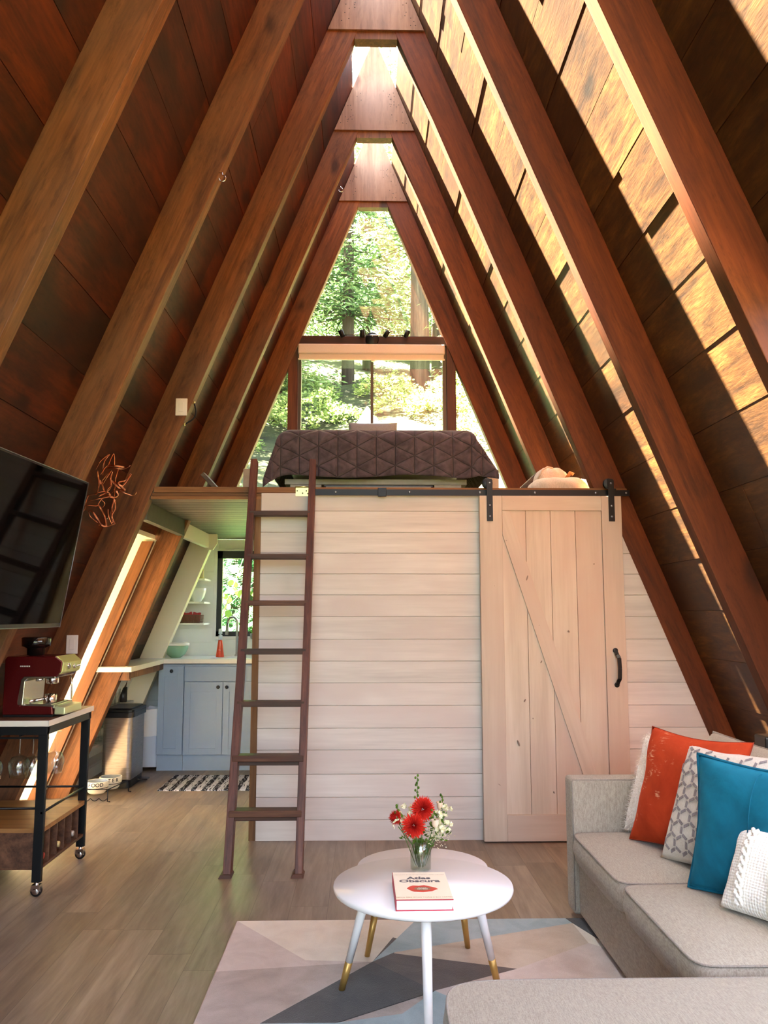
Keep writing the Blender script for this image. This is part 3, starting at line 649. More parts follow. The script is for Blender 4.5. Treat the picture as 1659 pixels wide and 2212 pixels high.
# ================================================================== RUG
rg=thing('area_rug','pale rug of grey, beige and blue triangles under the coffee table','rug',(.6,2.4,0))
def pile(n,c,c2):
    t=NT(n); v=t.mapping((1,1,1)); f=t.noise(v,7,4,.6,.6); g=t.noise(v,260,2)
    t.bsdf(t.ramp(t.math('ADD',t.math('MULTIPLY',f,.75),t.math('MULTIPLY',g,.25)),[(.36,srgb(c2)),(.62,srgb(c))]),.97,0,.15,bump=t.math('ADD',f,g),bstr=.5,bdist=.004,Sheen_Weight=.3); return t.m
pm=[pile('pile_cream','#e6dfd0','#d8cfbf'),pile('pile_blush','#d3c6bd','#c0b1a7'),pile('pile_taupe','#b9aba1','#a19287'),pile('pile_charcoal','#423e3b','#2d2a29'),pile('pile_umber','#5d4f47','#463a34'),pile('pile_blue','#a9bcc0','#8fa5aa'),pile('pile_sand','#cbbda9','#b8a892')]
XL,XR_,YB,YF=-.583,1.75,3.99,.9
tri=[([(XL,YB),(.235,YB),(.03,3.53),(-.241,3.55)],0),([(XL,YB),(-.241,3.55),(.03,3.53),(XL,3.45)],1),
 ([(XL,3.45),(.03,3.53),(-.36,3.03),(XL,2.78)],2),([(XL,2.78),(-.36,3.03),(-.1,2.55),(XL,2.2)],1),
 ([(.03,3.53),(.26,3.266),(-.1,3.03),(-.36,3.03)],3),([(-.36,3.03),(-.1,3.03),(.13,3.09),(.26,3.266),(.6,2.9),(.1,2.72),(-.1,2.55)],5),
 ([(.03,3.53),(.12,3.78),(.6,3.45),(.26,3.266)],4),([(.235,YB),(.92,YB),(.937,3.93),(.12,3.62),(.03,3.53)],5),
 ([(.12,3.62),(.937,3.93),(.95,3.7),(.6,3.45),(.12,3.78-.17)],6),([(.92,YB),(XR_,YB),(XR_,3.3),(1.05,3.6)],3),([(.937,3.93),(1.05,3.6),(.95,3.7)],0),([(.95,3.7),(1.05,3.6),(XR_,3.3),(XR_,2.6),(.6,2.9),(.26,3.266),(.6,3.45)],1),
 ([(XL,2.2),(-.1,2.55),(.1,2.72),(.2,1.9),(XL,1.5)],3),([(.1,2.72),(.6,2.9),(1.2,2.0),(.2,1.9)],1),([(.6,2.9),(XR_,2.6),(XR_,1.6),(1.2,2.0)],6),([(XL,1.5),(.2,1.9),(1.2,2.0),(XR_,1.6),(XR_,YF),(XL,YF)],0)]
b=MB()
for i,(ps,mi) in enumerate(tri): b.prism(ps,'z',.002,.0118+.00005*i,mi,.5)
b.box(XL,XR_,YF,YB,.0,.009,2,.5); b.build('pile',pm,rg,flat=True)
b=MB(); 
for a,c in (((XL,YF),(XL,YB)),((XL,YB),(XR_,YB)),((XR_,YB),(XR_,YF)),((XR_,YF),(XL,YF))): b.tube([(a[0],a[1],.006),(c[0],c[1],.006)],.006,8)
b.build('bound_edge',pm[1],rg)
# ================================================================== SOFA
sf=fabric('sofa_linen','#b0a899','#938a7c',500,.95,.4,.15)
piping=fabric('sofa_piping','#9d948a','#80776e',500)
def cush(x0,x1,y0,y1,z0,z1,dome=.03,rnd=.035,nu=22,nv=18,mat=None,name='seat_cushion',parent=None):
    """soft box: rounded corners, domed top"""
    cx,cy=(x0+x1)/2,(y0+y1)/2; ax,ay=(x1-x0)/2,(y1-y0)/2
    b=MB(); N=40; prof=[]
    def ring(shr,z,dz=0):
        out=[]
        for k in range(N*4):
            t_=2*PI*k/(N*4); c,s=math.cos(t_),math.sin(t_); e=.16
            sx=math.copysign(abs(c)**e,c); sy=math.copysign(abs(s)**e,s)
            out.append((cx+sx*(ax-shr),cy+sy*(ay-shr),z))
        return out
    rings=[ring(.03,z0),ring(.004,z0+.012),ring(-.006,(z0+z1)/2),ring(.0,z1-.012),ring(.006,z1)]
    vs=[p for r in rings for p in r]; M_=N*4; fs=[]
    for i in range(len(rings)-1):
        for k in range(M_): fs.append((i*M_+k,i*M_+(k+1)%M_,(i+1)*M_+(k+1)%M_,(i+1)*M_+k))
    fs.append(tuple(range(M_))[::-1]); base=len(vs)
    b.add(vs,fs,0,.5,True)
    # domed top
    q=12; vt=[]; 
    for i in range(q+1):
        f=1-i/q
        for k in range(M_):
            x,y,_=rings[-1][k]; X_=cx+(x-cx)*f; Y_=cy+(y-cy)*f
            u=abs(X_-cx)/ax; v=abs(Y_-cy)/ay; d=dome*max(0,(1-u**3))**.6*max(0,(1-v**3))**.6
            vt.append((X_,Y_,z1+d))
    ft=[]
    for i in range(q):
        for k in range(M_): ft.append((i*M_+k,i*M_+(k+1)%M_,(i+1)*M_+(k+1)%M_,(i+1)*M_+k))
    b.add(vt,ft,0,.5,True)
    o=b.build(name,mat or sf,parent)
    p=MB(); p.tube([(x,y,z1+.001) for x,y,_ in ring(.004,0)],.0035,6,closed=True); p.build('piping',piping,o)
    return o
so=thing('sofa','light grey linen sectional sofa against the right slope','sofa',(1.4,3.0,0))
b=MB(); b.box(.985,1.80,1.3,3.985,.03,.275); b.build('base_frame',sf,so,bevel=.015,seg=3)
b=MB(); b.box(.958,1.80,3.975,4.10,.03,.635); ar=b.build('armrest',sf,so,bevel=.018,seg=4)
p=MB(); p.tube([(.965,3.977,.05),(.965,3.977,.62),(.968,3.979,.63),(1.80,3.979,.63)],.003,6); p.build('piping',piping,ar)
cush(.950,1.60,3.235,3.972,.275,.392,.028,parent=so)
cush(.950,1.60,2.50,3.228,.275,.392,.028,parent=so)
b=MB(); b.box(1.66,1.86,1.3,4.09,.275,.70); b.build('back_frame',sf,so,bevel=.05,seg=5)
def pillow(parent,name,mat,w,h,th,loc,rot,nu=30,nv=30,pinch=.10,seed=1,wr=.004,local_root=None):
    """loc = middle of bottom edge; x width, z height, y thickness"""
    rr=random.Random(seed); ph=[rr.uniform(0,6) for _ in range(8)]
    def P(u,v,s):
        a=u*2-1;c=v*2-1
        e=(1-abs(a)**3.2)**.55*(1-abs(c)**3.2)**.55 if abs(a)<1 and abs(c)<1 else 0
        px=a*(1-pinch*.5*(1-c*c)*0-pinch*.45*(math.cos(c*PI/2)))*w/2; pz=c*(1-pinch*.45*(math.cos(a*PI/2)))*h/2
        wrk=wr*math.sin(7*a+ph[0]+3*c)*math.sin(5*c+ph[1])*(1-e*.3)
        return (px,s*(e*th/2)+wrk*(1 if e>0 else 0),pz+h/2)
    b=MB(); b.grid(lambda u,v:P(u,v,-1),nu,nv,0,.5); b.grid(lambda u,v:P(1-u,v,1),nu,nv,0,.5)
    o=b.build(name,mat,parent,local=True)
    me=o.data; bm=bmesh.new(); bm.from_mesh(me); bmesh.ops.remove_doubles(bm,verts=bm.verts,dist=.0005); bmesh.ops.recalc_face_normals(bm,faces=bm.faces); bm.to_mesh(me); bm.free()
    def edge(n=40):
        pts=[]
        for k in range(n): pts.append(P(k/n,0,0))
        for k in range(n): pts.append(P(1,k/n,0))
        for k in range(n): pts.append(P(1-k/n,1,0))
        for k in range(n): pts.append(P(0,1-k/n,0))
        return pts
    return o,edge
def rotxyz(lean,yaw,roll=0):
    m=Matrix.Rotation(yaw,3,'Z')@Matrix.Rotation(lean,3,'X')@Matrix.Rotation(roll,3,'Y'); return m.to_euler()
# back cushions belong to the sofa
for (y,z,seed,w,lean) in ((3.62,.41,3,.70,-.30),(2.88,.41,4,.72,-.30)):
    b,ed=pillow(None,'back_cushion',sf,w,.46,.19,(0,0,0),(0,0,0),seed=seed,pinch=.05,wr=.005)
    m=Matrix.Translation((1.52,y,z))@Matrix.Rotation(PI*1.5+.04,4,'Z')@Matrix.Rotation(lean,4,'X')
    m2=wm(so).inverted()@m; l,q,_=m2.decompose(); b.parent=so; b.location=l; b.rotation_euler=q.to_euler()
    p=MB(); p.tube(ed(),.004,6,closed=True); pp=p.build('piping',piping,b,local=True)
# chaise / ottoman in the foreground
ot=thing('ottoman','large light grey linen ottoman block in the near corner beside the rug','ottoman',(.9,1.85,0))
b=MB(); b.box(.215,1.62,1.1,2.405,.03,.30); b.build('base_frame',sf,ot,bevel=.02,seg=4)
cush(.205,1.63,1.09,2.425,.285,.395,.025,parent=ot)
for x in (.28,1.5):
    for y in (1.2,2.3): b=MB(); b.lathe([(.022,0),(.025,.03)],(x,y,0),16); b.build('foot',M['dark_wood'],ot)
# ---- scatter cushions
def velvet(n,c,c2,worn=None):
    t=NT(n); v=t.mapping((1,1,1)); f=t.noise(v,5,4,.65,.6); g=t.noise(t.mapping((1,1,.12)),170,2)
    col=t.ramp(f,[(.3,srgb(c2)),(.65,srgb(c))])
    if worn: 
        w=t.math('MULTIPLY',t.ramp(t.noise(v,9,5,.7,.5),[(.56,(0,0,0)),(.66,(1,1,1))]),t.ramp(t.noise(t.mapping((.05,1,1)),140,2),[(.5,(0,0,0)),(.6,(1,1,1))]))
        col=t.mix(w,col,srgb(worn))
    t.bsdf(col,.8,0,.2,bump=t.math('ADD',f,t.math('MULTIPLY',g,.15)),bstr=.35,bdist=.006,Sheen_Weight=.7,Sheen_Roughness=.3,Sheen_Tint=srgb(c)); return t.m
def scatter(name,label,mat,w,h,th,BL,TL,WV,seed=1,pinch=.12,wr=.004):
    BL=Vector(BL); x=Vector(WV).normalized(); z=(Vector((-x.y,x.x,0))*TL+Vector((0,0,math.sqrt(h*h-TL*TL)))).normalized(); y=z.cross(x)
    T=thing(name,label,'cushion',tuple(BL+x*w/2),tuple(Matrix((x,y,z)).transposed().to_euler()),group='scatter cushions on the sofa')
    o,ed=pillow(T,'cover',mat,w,h,th,(0,0,0),0,seed=seed,pinch=pinch,wr=wr)
    return T,o,ed
YAW=PI*1.5+.50      # faces the room: -X, slightly toward the camera
sc=.408
furm=fabric('fur_white','#f7f4ec','#e6dfd2',200,1.,.8,.6)
T,o,ed=scatter('fur_cushion','white fluffy fur cushion tucked behind the rust velvet one',furm,.46,.45,.15,(1.185,3.925,sc+.012),.17,(.26,-.45,0),2)
b=MB(); me=o.data; rf=random.Random(3)
polys=[p for p in me.polygons]
for k in range(7000):
    p=rf.choice(polys); c=p.center+Vector((rf.uniform(-.009,.009),0,rf.uniform(-.008,.008))); n=p.normal; d=(n+Vector((rf.gauss(0,.5),rf.gauss(0,.3),rf.gauss(-.2,.5)))).normalized(); L_=rf.uniform(.012,.026); s=d.orthogonal().normalized()*.0011
    q=d.cross(s.normalized())*.0011; b.add([c+s,c-s,c+d*L_],[(0,1,2)],0,rf.random())
tag(b.build('fur_pile',leafmat('fur_fibre','#e6dfd2','#fbf8f2',.3),T,local=True),kind='stuff')
T,o,ed=scatter('rust_cushion','rust orange worn velvet cushion in front of the white fur one',velvet('rust_velvet','#b8401c','#9c2f12','#d99a78'),.545,.50,.16,(1.16,3.765,sc+.012),.16,(.24,-.5,0),5,pinch=.22,wr=.007)
b=MB(); b.tube(ed(),.0025,6,closed=True); b.build('seam',plain('rust_seam','#8d2d14',.8),T,local=True)
# geometric cushion: raised cube lattice of grey diamonds on cream
geo=fabric('geo_cloth','#dad4c9','#c9c2b6',500,.9,.3)
T,o,ed=scatter('patterned_cushion','cream cushion printed with small grey cube lattice, between rust and teal ones',geo,.50,.48,.14,(1.20,3.49,sc+.010),.19,(.27,-.5,0),6,wr=.0004)
b=MB(); gm=fabric('geo_grey','#8f8889','#7c7577',500)
def surf(x,z,w=.50,h=.48,th=.15,pinch=.12):
    a=x/(w/2); c=(z-h/2)/(h/2); a/=(1-pinch*.45*math.cos(c*PI/2)); c/=(1-pinch*.45*math.cos(max(-1,min(1,a))*PI/2))
    if abs(a)>=.95 or abs(c)>=.95: return None
    e=(1-abs(a)**3.2)**.55*(1-abs(c)**3.2)**.55; return (x,-(e*th/2)-.0012,z)
s_=.062
for i in range(-7,8):
    for j in range(-1,14):
        cx=i*s_+(.5*s_ if j%2 else 0); cz=j*s_*.82
        for k in range(3):
            a=PI/2+k*2*PI/3+(PI if j%2 else 0)*0; dx,dz=math.cos(a),math.sin(a); px,pz=-dz,dx
            m0=(cx+dx*.004,cz+dz*.004); m1=(cx+dx*.032,cz+dz*.032)
            P4=[surf(m0[0]-px*.0015,m0[1]-pz*.0015),surf(m0[0]+px*.009,m0[1]+pz*.009),surf(m1[0]+px*.009,m1[1]+pz*.009),surf(m1[0]-px*.0015+dx*-.004,m1[1]-pz*.0015+dz*-.004)]
            if all(P4): b.add([(p[0],p[1]-.0,p[2]) for p in P4]+[(p[0],p[1]+.002,p[2]) for p in P4],[(0,1,2,3),(0,4,5,1),(1,5,6,2),(2,6,7,3),(3,7,4,0)],0,.5)
b.build('lattice_print',gm,T,local=True)
teal=velvet('teal_velvet','#0d6d8a','#095670')
T,o,ed=scatter('teal_cushion','large teal blue velvet cushion with flanged piped edge',teal,.56,.47,.14,(1.175,3.13,sc+.010),.085,(.30,-.5,0),7,pinch=.20,wr=.006)
b=MB(); b.tube(ed(),.006,8,closed=True); b.build('piped_edge',velvet('teal_edge','#0c5f7a','#084a60'),T,local=True)
b=MB(); b.tube([surf(.0,z*.01+.005,.56,.47,.17,.2) or (0,0,z*.01) for z in range(0,46)],.0018,5); b.build('centre_seam',velvet('teal_seam','#0c6a88','#084a60'),T,local=True)
knit=NT('knit_wool'); v=knit.mapping((1,1,1)); 
w1=knit.n('ShaderNodeTexWave',wave_type='BANDS',bands_direction='X'); knit.l(v,w1.inputs['Vector']); knit.val(w1,'Scale',28.); knit.val(w1,'Distortion',2.)
w2=knit.n('ShaderNodeTexWave',wave_type='BANDS',bands_direction='Z'); knit.l(v,w2.inputs['Vector']); knit.val(w2,'Scale',34.); knit.val(w2,'Distortion',3.)
hh=knit.math('ADD',w1.outputs['Fac'],w2.outputs['Fac']); knit.bsdf(knit.ramp(knit.math('MULTIPLY',hh,.5),[(.1,srgb('#e9e4d9')),(.6,srgb('#fbf9f4'))]),.95,0,.2,bump=hh,bstr=.45,bdist=.003,Sheen_Weight=.3)
T,o,ed=scatter('knit_cushion','small white cable knit cushion leaning on the teal one',knit.m,.46,.29,.12,(1.19,2.90,sc+.018),.125,(.27,-.5,0),8)
b=MB()
for sx in (-.13,0.0,.13):
    for ph in (0,PI):
        pts=[]
        for q in range(60):
            z=.02+q*.0042; s1=surf(sx+.012*math.sin(q*.5+ph),z,.46,.29,.15)
            if s1: pts.append((s1[0],s1[1]-.002+.004*math.cos(q*.5+ph),s1[2]))
        if len(pts)>3: b.tube(pts,.007,6)
b.build('cable_ridges',knit.m,T,local=True)
# small dark box on the sofa back ledge at the picture edge
t_=thing('speaker','small black box on the ledge behind the sofa','speaker',(1.93,3.9,.70)); b=MB(); b.box(1.835,1.97,3.86,3.98,.702,.84); b.build('cabinet',M['blackp'],t_,bevel=.01)
b=MB(); b.box(1.80,2.0,1.5,4.08,.66,.70); tag(b.build('sofa_ledge',M['soffit']),'narrow wooden ledge behind the sofa','shelf')
b=MB()
# ================================================================== TELEVISION
P0=Vector((-1.365,4.05,2.040)); P1=Vector((-1.472,4.05,1.340)); up=(P0-P1).normalized(); al=Vector((-.058,-.998,0)); nrm=al.cross(up).normalized()
if nrm.x<0: nrm=-nrm
H=(P0-P1).length; Wd=1.22
tv=thing('television','large flat screen television tilted against the rafters above the bar cart','television',tuple((P0+P1)/2+al*Wd/2))
def q(a,c,d): return P1+al*a+up*c+nrm*d
b=MB(); b.hexa([q(0,0,-.03),q(Wd,0,-.03),q(Wd,0,0),q(0,0,0),q(0,H,-.03),q(Wd,H,-.03),q(Wd,H,0),q(0,H,0)]); b.build('housing',M['blackp'],tv,bevel=.003)
e=.009; b=MB(); b.hexa([q(e,.018,-.001),q(Wd-e,.018,-.001),q(Wd-e,.018,.0012),q(e,.018,.0012),q(e,H-e,-.001),q(Wd-e,H-e,-.001),q(Wd-e,H-e,.0012),q(e,H-e,.0012)]); b.build('screen',M['screen'],tv)
b=MB(); b.tube([q(0,0,.001),q(0,H,.001),q(Wd,H,.001),q(Wd,0,.001)],.002,6,closed=True); b.build('edge_trim',plain('tv_edge','#6d7277',.3,.8),tv)
b=MB(); b.tube([q(.6,.35,-.03),q(.6,.35,-.16)],.03,10); b.box(-1.62,-1.56,3.3,3.6,1.6,1.8); b.build('wall_mount',M['black'],tv)
# ================================================================== SWITCHES, HOOKS, HANDLE, WIRE ART
def switch(x0,x1,z0,z1,label):
    y=FR[5]; T=thing('light_switch',label,'light switch',((x0+x1)/2,y,(z0+z1)/2),group='rocker switches on the rafter')
    b=MB(); b.box(x0,x1,y-.0065,y-.0005,z0,z1); b.build('plate',M['switch'],T,bevel=.003)
    w,h=x1-x0,z1-z0; b=MB(); b.box(x0+w*.28,x1-w*.28,y-.0095,y-.006,z0+h*.22,z1-h*.22); b.build('rocker',M['white'],T,bevel=.0015)
    cx=(x0+x1)/2
    for z in (z0+.009,z1-.009): b=MB(); b.lathe([(.003,0),(.002,-.001)],(cx,y-.0065,z),8,axis='y'); b.build('screw',M['switch'],T)
switch(-1.264,-1.187,2.703,2.819,'upper white rocker switch on the rafter, above the loft edge'); switch(-1.910,-1.836,1.150,1.268,'lower white rocker switch on the rafter, above the bar cart')
T=thing('grab_handle','curved black pull handle on the rafter edge beside the upper switch','handle',(-1.15,FR[5]+.03,2.74))
b=MB(); A_=Vector((xs(2.80,-1,OFF)+.004,FR[5]+.04,2.80)); B_=Vector((xs(2.655,-1,OFF)+.004,FR[5]+.04,2.655)); nn=Vector((math.sin(TH),0,-math.cos(TH))); pts=[A_]
for k in range(1,10):
    f=k/10; pts.append(A_.lerp(B_,f)+nn*.042*math.sin(f*PI))
pts.append(B_); b.tube(pts,[.006]+[.0052]*9+[.006],8); b.build('grip',M['black'],T)
for p in (A_,B_): b=MB(); b.tube([p-nn*.003,p+nn*.004],.011,10); b.build('mount_plate',M['brass'],T)
def hook(p,label,s=1):
    T=thing('hook',label,'hook',p,group='small metal hooks screwed to the rafters'); b=MB(); pts=[]
    for k in range(14):
        a=k/13*PI*1.5; pts.append((.018*math.sin(a)*s,0,-.012-.018*(1-math.cos(a))))
    b.tube([(-.02*s,0,0),(0,0,0)]+pts,.0022,6); b.build('wire',M['chrome'],T,local=True)
hook((-.222,FR[6]-.004,4.98),'small silver hook on the rafter below the ridge gussets'); hook((xs(3.717,-1,OFF)+.02,FR[4]-.002,3.72),'small silver hook on the second brown rafter from the picture edge',1)
PL=[[(835,260),(880,190),(935,115),(915,200),(895,300)],[(940,230),(975,108),(985,225)],[(890,300),(930,225),(1000,225),(1090,235),(1140,230),(1085,255),(1000,250),(930,240)],[(835,260),(845,330),(860,400),(840,440),(850,470)],[(885,355),(930,300),(970,270),(940,340),(900,390),(880,350)],[(970,270),(975,340),(960,400),(925,450),(890,490)],[(1040,215),(1025,330),(1010,400),(995,480)],[(990,360),(1050,390),(1095,435),(1040,415),(975,350)],[(1145,300),(1100,350),(1050,378),(1090,405),(1145,300)],[(1010,420),(1080,450),(1150,470),(1193,450)],[(880,455),(910,440),(960,450),(1010,430)],[(890,490),(940,480),(1000,500),(1018,470),(1000,430)],[(955,465),(990,510),(1000,580),(990,650),(1015,720)],[(965,475),(1003,520),(1008,590),(1000,660),(1022,728)],[(890,500),(862,550),(885,590),(905,650),(935,740)],[(800,605),(840,630),(880,690),(920,740),(960,748),(1020,730)],[(795,610),(825,665),(870,710),(905,738)],[(940,590),(955,650),(985,725)],[(760,480),(850,465),(880,455)],[(780,520),(860,505),(940,480)],[(780,478),(775,540),(745,600),(715,640)],[(720,580),(800,570),(850,565),(862,550)],[(905,520),(935,550),(912,585)],[(885,360),(900,430),(935,465),(955,430),(975,390)]]
T=thing('wire_sculpture','copper wire animal head hanging on the brown rafter beside the television','wall art',(-1.5,4.86,2.1))
b=MB(); ra=random.Random(9)
def smooth(ps,n=5):
    out=[]
    for i in range(len(ps)-1):
        p0=ps[max(i-1,0)];p1=ps[i];p2=ps[i+1];p3=ps[min(i+2,len(ps)-1)]
        for k in range(n):
            t=k/n; out.append(.5*((2*p1)+(p2-p0)*t+(2*p0-5*p1+4*p2-p3)*t*t+(3*p1-p0-3*p2+p3)*t**3))
    return out+[ps[-1]]
for pl_ in PL:
    z0=ra.uniform(-.02,.02); ps=[]
    for i,(u,v) in enumerate(pl_):
        x=-1.665+(u-940)/3.95*5.3/1789*1.0; z=2.213-(v-400)/3.95*5.3/1789; q_=4.86/5.3; ps.append(Vector((x*q_,4.86+z0+ra.uniform(-.03,.03),1.4+(z-1.4)*q_)))
    sp=smooth(ps)
    b.tube(sp,.0026,6); 
    if len(pl_)>4: b.tube([p+Vector((.005,-.004,.003)) for p in sp],.0020,6)
b.build('wires',M['copper'],T)
# ================================================================== BAR CART
cart=thing('bar_cart','black steel bar cart on castors holding the espresso machine','cart',(-1.95,4.70,0))
CX0,CX1,CY0,CY1=-2.28,-1.622,4.365,5.03
walnut=wood('walnut_board','#2e1d14','#533828','#6d4c37','y',.45,22,.15,.002,board=.2); tanw=wood('tan_board','#6e4a28','#8a6238','#a2774a','x',.45,22,.15,.002,board=.2)
b=MB(); b.box(CX0,CX1+.004,CY0-.004,CY1+.03,.833,.860); tag(b.build('top_board',[walnut],cart,bevel=.001),'dark wood top')
b=MB(); b.box(CX0,CX1+.006,CY0-.008,CY0-.0045,.832,.8605); b.box(CX1+.0045,CX1+.008,CY0-.008,CY1+.03,.832,.8605); b.build('top_edge',plain('marble_edge','#d9d2c4',.4),cart)
b=MB(); 
for y in (CY0,CY1): b.box(CX0,CX1,y-.012,y+.013,.79,.83)
for x in (CX0,CX1-.022): b.box(x,x+.022,CY0,CY1,.79,.83)
b.box(CX0,CX1,CY0+.02,CY0+.03,.765,.775)
b.build('top_frame',M['black'],cart,bevel=.001)
for x in (CX0,CX1-.046):
    for y in (CY0,CY1-.025):
        b=MB(); b.box(x,x+.046,y,y+.025,.07,.83); o=b.build('post',M['black'],cart,bevel=.0015)
        b=MB(); cx,cy=x+.023,y+.012; b.tube([(cx,cy,.07),(cx,cy,.052)],.012,10); b.lathe([(.026,-.011),(.029,-.006),(.029,.006),(.026,.011)],(cx,cy+.002,.029),20,1,axis='y'); b.lathe([(.010,-.019),(.018,-.016),(.02,-.0125)],(cx,cy+.002,.029),16,axis='y'); b.lathe([(.02,.0125),(.018,.016),(.010,.019)],(cx,cy+.002,.029),16,axis='y')
        b.prism([(cx-.026,.028),(cx-.02,.058),(cx+.02,.058),(cx+.026,.028),(cx+.018,.03),(cx-.018,.03)],'y',cy-.016,cy+.02); b.build('castor',[M['chrome'],M['blackp']],o)
b=MB(); 
for z in (.325,):
    b.tube([(CX0+.02,CY0+.012,z+.10),(CX1-.02,CY0+.012,z+.10)],.006,6)
b.tube([(CX1-.012,CY0,.405),(CX1-.012,CY1,.405)],.0065,6); b.tube([(CX0+.012,CY0,.405),(CX0+.012,CY1,.405)],.0065,6); b.tube([(CX0,CY1-.012,.405),(CX1,CY1-.012,.405)],.0065,6)
b.build('guard_rail',M['black'],cart)
b=MB(); b.box(CX0+.02,CX1-.006,CY0+.01,CY1-.01,.305,.328); b.build('lower_shelf',tanw,cart,bevel=.001)
# wine rack: bottom box with upright dividers open to the right
rk=MB(); rk.box(CX0+.02,CX1-.006,CY0+.01,CY1-.01,.128,.143); rk.box(CX0+.02,CX1-.01,CY0+.008,CY0+.02,.14,.306); rk.box(CX0+.02,CX1-.01,CY1-.022,CY1-.01,.14,.306); rk.box(CX0+.02,CX0+.03,CY0+.01,CY1-.01,.14,.306)
n=6
for k in range(1,n): y=CY0+.01+(CY1-CY0-.02)*k/n; rk.box(CX0+.03,CX1-.008,y-.006,y+.006,.143,.305)
rk.build('wine_rack',walnut,cart,bevel=.001)
w=CY1-CY0-.02
for k,col,lb in ((0,'#c0392b','red capped wine bottle lying in the first slot of the cart rack'),(2,'#d8c48a','gold capped wine bottle lying in the cart rack'),(4,'#b9b6b0','silver capped wine bottle lying in the cart rack')):
    y=CY0+.01+w*(k+.5)/n; z=.143+.0385; T=thing('wine_bottle',lb,'bottle',(-1.75,y,z),group='bottles in the cart rack')
    b=MB(); b.lathe([(.030,-.20),(.0375,-.19),(.0375,-.01),(.03,.03),(.015,.055),(.0145,.075)],(-1.745,y,z),22,axis='x'); b.build('glass_body',plain('bottle_glass_%d'%k,'#141c12',.12,0,.6),T)
    b=MB(); b.lathe([(.0155,.06),(.0155,.108),(.014,.111)],(-1.745,y,z),18,axis='x'); b.build('capsule',plain('capsule_%d'%k,col,.35,.3),T)
# hanging wine glasses under the cart top
def wineglass(T,r=.036,hh=.16,bowl=.075):
    b=MB(); w_=.0012
    pr=[(.001,0),(.031,-.001),(.032,-.003),(.006,-.006),(.0035,-.012),(.0032,-(hh-bowl)+.01),(.006,-(hh-bowl)),(r*.7,-(hh-bowl)-.012),(r*.96,-(hh-bowl)-.038),(r,-(hh-bowl)-.06),(r*.78,-hh),(r*.76,-hh),(r*.98,-(hh-bowl)-.06),(r*.94,-(hh-bowl)-.038),(r*.68,-(hh-bowl)-.015),(.001,-(hh-bowl)-.006)]
    b.lathe(pr,(0,0,0),26,capb=False,capt=False); b.build('glass',M['clear'],T,local=True)
spots=[(-2.03,4.42,.785,.050,.21,.0,'hanging wine glass at the picture edge below the cart top'),(-1.925,4.44,.785,.052,.235,.0,'tall hanging wine glass behind the first one under the cart top'),(-1.80,4.47,.785,.054,.225,.0,'round hanging wine glass in the middle under the cart top'),(-1.715,4.43,.785,.046,.22,.0,'hanging wine glass touching the black cart post'),(-1.60,4.62,.775,.050,.215,.25,'tilted hanging wine glass at the outer side of the cart')]
b=MB()
for x in (-2.08,-1.975,-1.87,-1.77,-1.67): b.box(x-.004,x+.004,CY0+.02,CY1-.03,.778,.79)
b.build('stemware_rack',M['black'],cart)
for x,y,z,r,h_,tl,lb in spots:
    if tl: x,y=-1.665,4.60
    T=thing('wine_glass',lb,'glass',(x,y,z),(0,tl*0,0),group='wine glasses hanging under the cart'); wineglass(T,r,h_,.115)
# ---- espresso machine: side toward the camera, control front facing right
em=thing('espresso_machine','dark red and chrome espresso machine with bean hopper on the bar cart','coffee machine',(-1.77,4.60,.861))
redp=plain('metallic_dark_red','#5a1214',.25,.5,.6); sil=plain('machine_steel','#c9c6c0',.22,1.)
x0,x1,y0,y1,z0=-1.915,-1.665,4.50,4.78,.861
def ex(): pass
b=MB(); prof=[(x0,z0+.012),(x0,z0+.30),(x0+.01,z0+.315),(x1+.015,z0+.315),(x1+.055,z0+.285),(x1+.05,z0+.235),(x1+.02,z0+.205),(x0+.13,z0+.205),(x0+.105,z0+.19),(x0+.095,z0+.06),(x1+.01,z0+.055),(x1+.015,z0+.012)]
b.prism(prof,'y',y0,y1,0,.5); b.build('housing',redp,em,bevel=.006,seg=3)
b=MB(); b.box(x0+.095,x1+.02,y0+.004,y1-.004,z0+.045,z0+.062); b.box(x0+.10,x1+.0,y0+.02,y1-.02,z0+.061,z0+.066); b.build('drip_tray',sil,em,bevel=.002)
b=MB(); b.hexa([(x1+.018,y0+.01,z0+.012),(x1+.075,y0+.01,z0+.012),(x1+.075,y1-.01,z0+.012),(x1+.018,y1-.01,z0+.012),(x1+.018,y0+.01,z0+.055),(x1+.075,y0+.01,z0+.05),(x1+.075,y1-.01,z0+.05),(x1+.018,y1-.01,z0+.055)]); b.build('tray_front',plain('tray_front_reflection','#c8cfa0',.3,.6),em,bevel=.006)  # tray front colour carries the same yellow-green reflection as the panel
b=MB(); b.prism([(x0+.078,z0+.062),(x0+.075,z0+.075),(x0+.09,z0+.195),(x0+.105,z0+.212),(x1+.02,z0+.212),(x1+.02,z0+.203),(x0+.125,z0+.20),(x0+.112,z0+.185),(x0+.105,z0+.062)],'y',y0-.002,y1+.002); b.build('side_trim',sil,em,bevel=.003)
cpm=plain('control_panel','#c9cf86',.35,.5)  # yellow-green reflection put into the panel's base colour
b=MB(); b.hexa([(x1+.018,y0+.004,z0+.31),(x1+.060,y0+.004,z0+.284),(x1+.060,y1-.004,z0+.284),(x1+.018,y1-.004,z0+.31),(x1+.010,y0+.004,z0+.316),(x1+.020,y0+.004,z0+.318),(x1+.020,y1-.004,z0+.318),(x1+.010,y1-.004,z0+.316)]); 
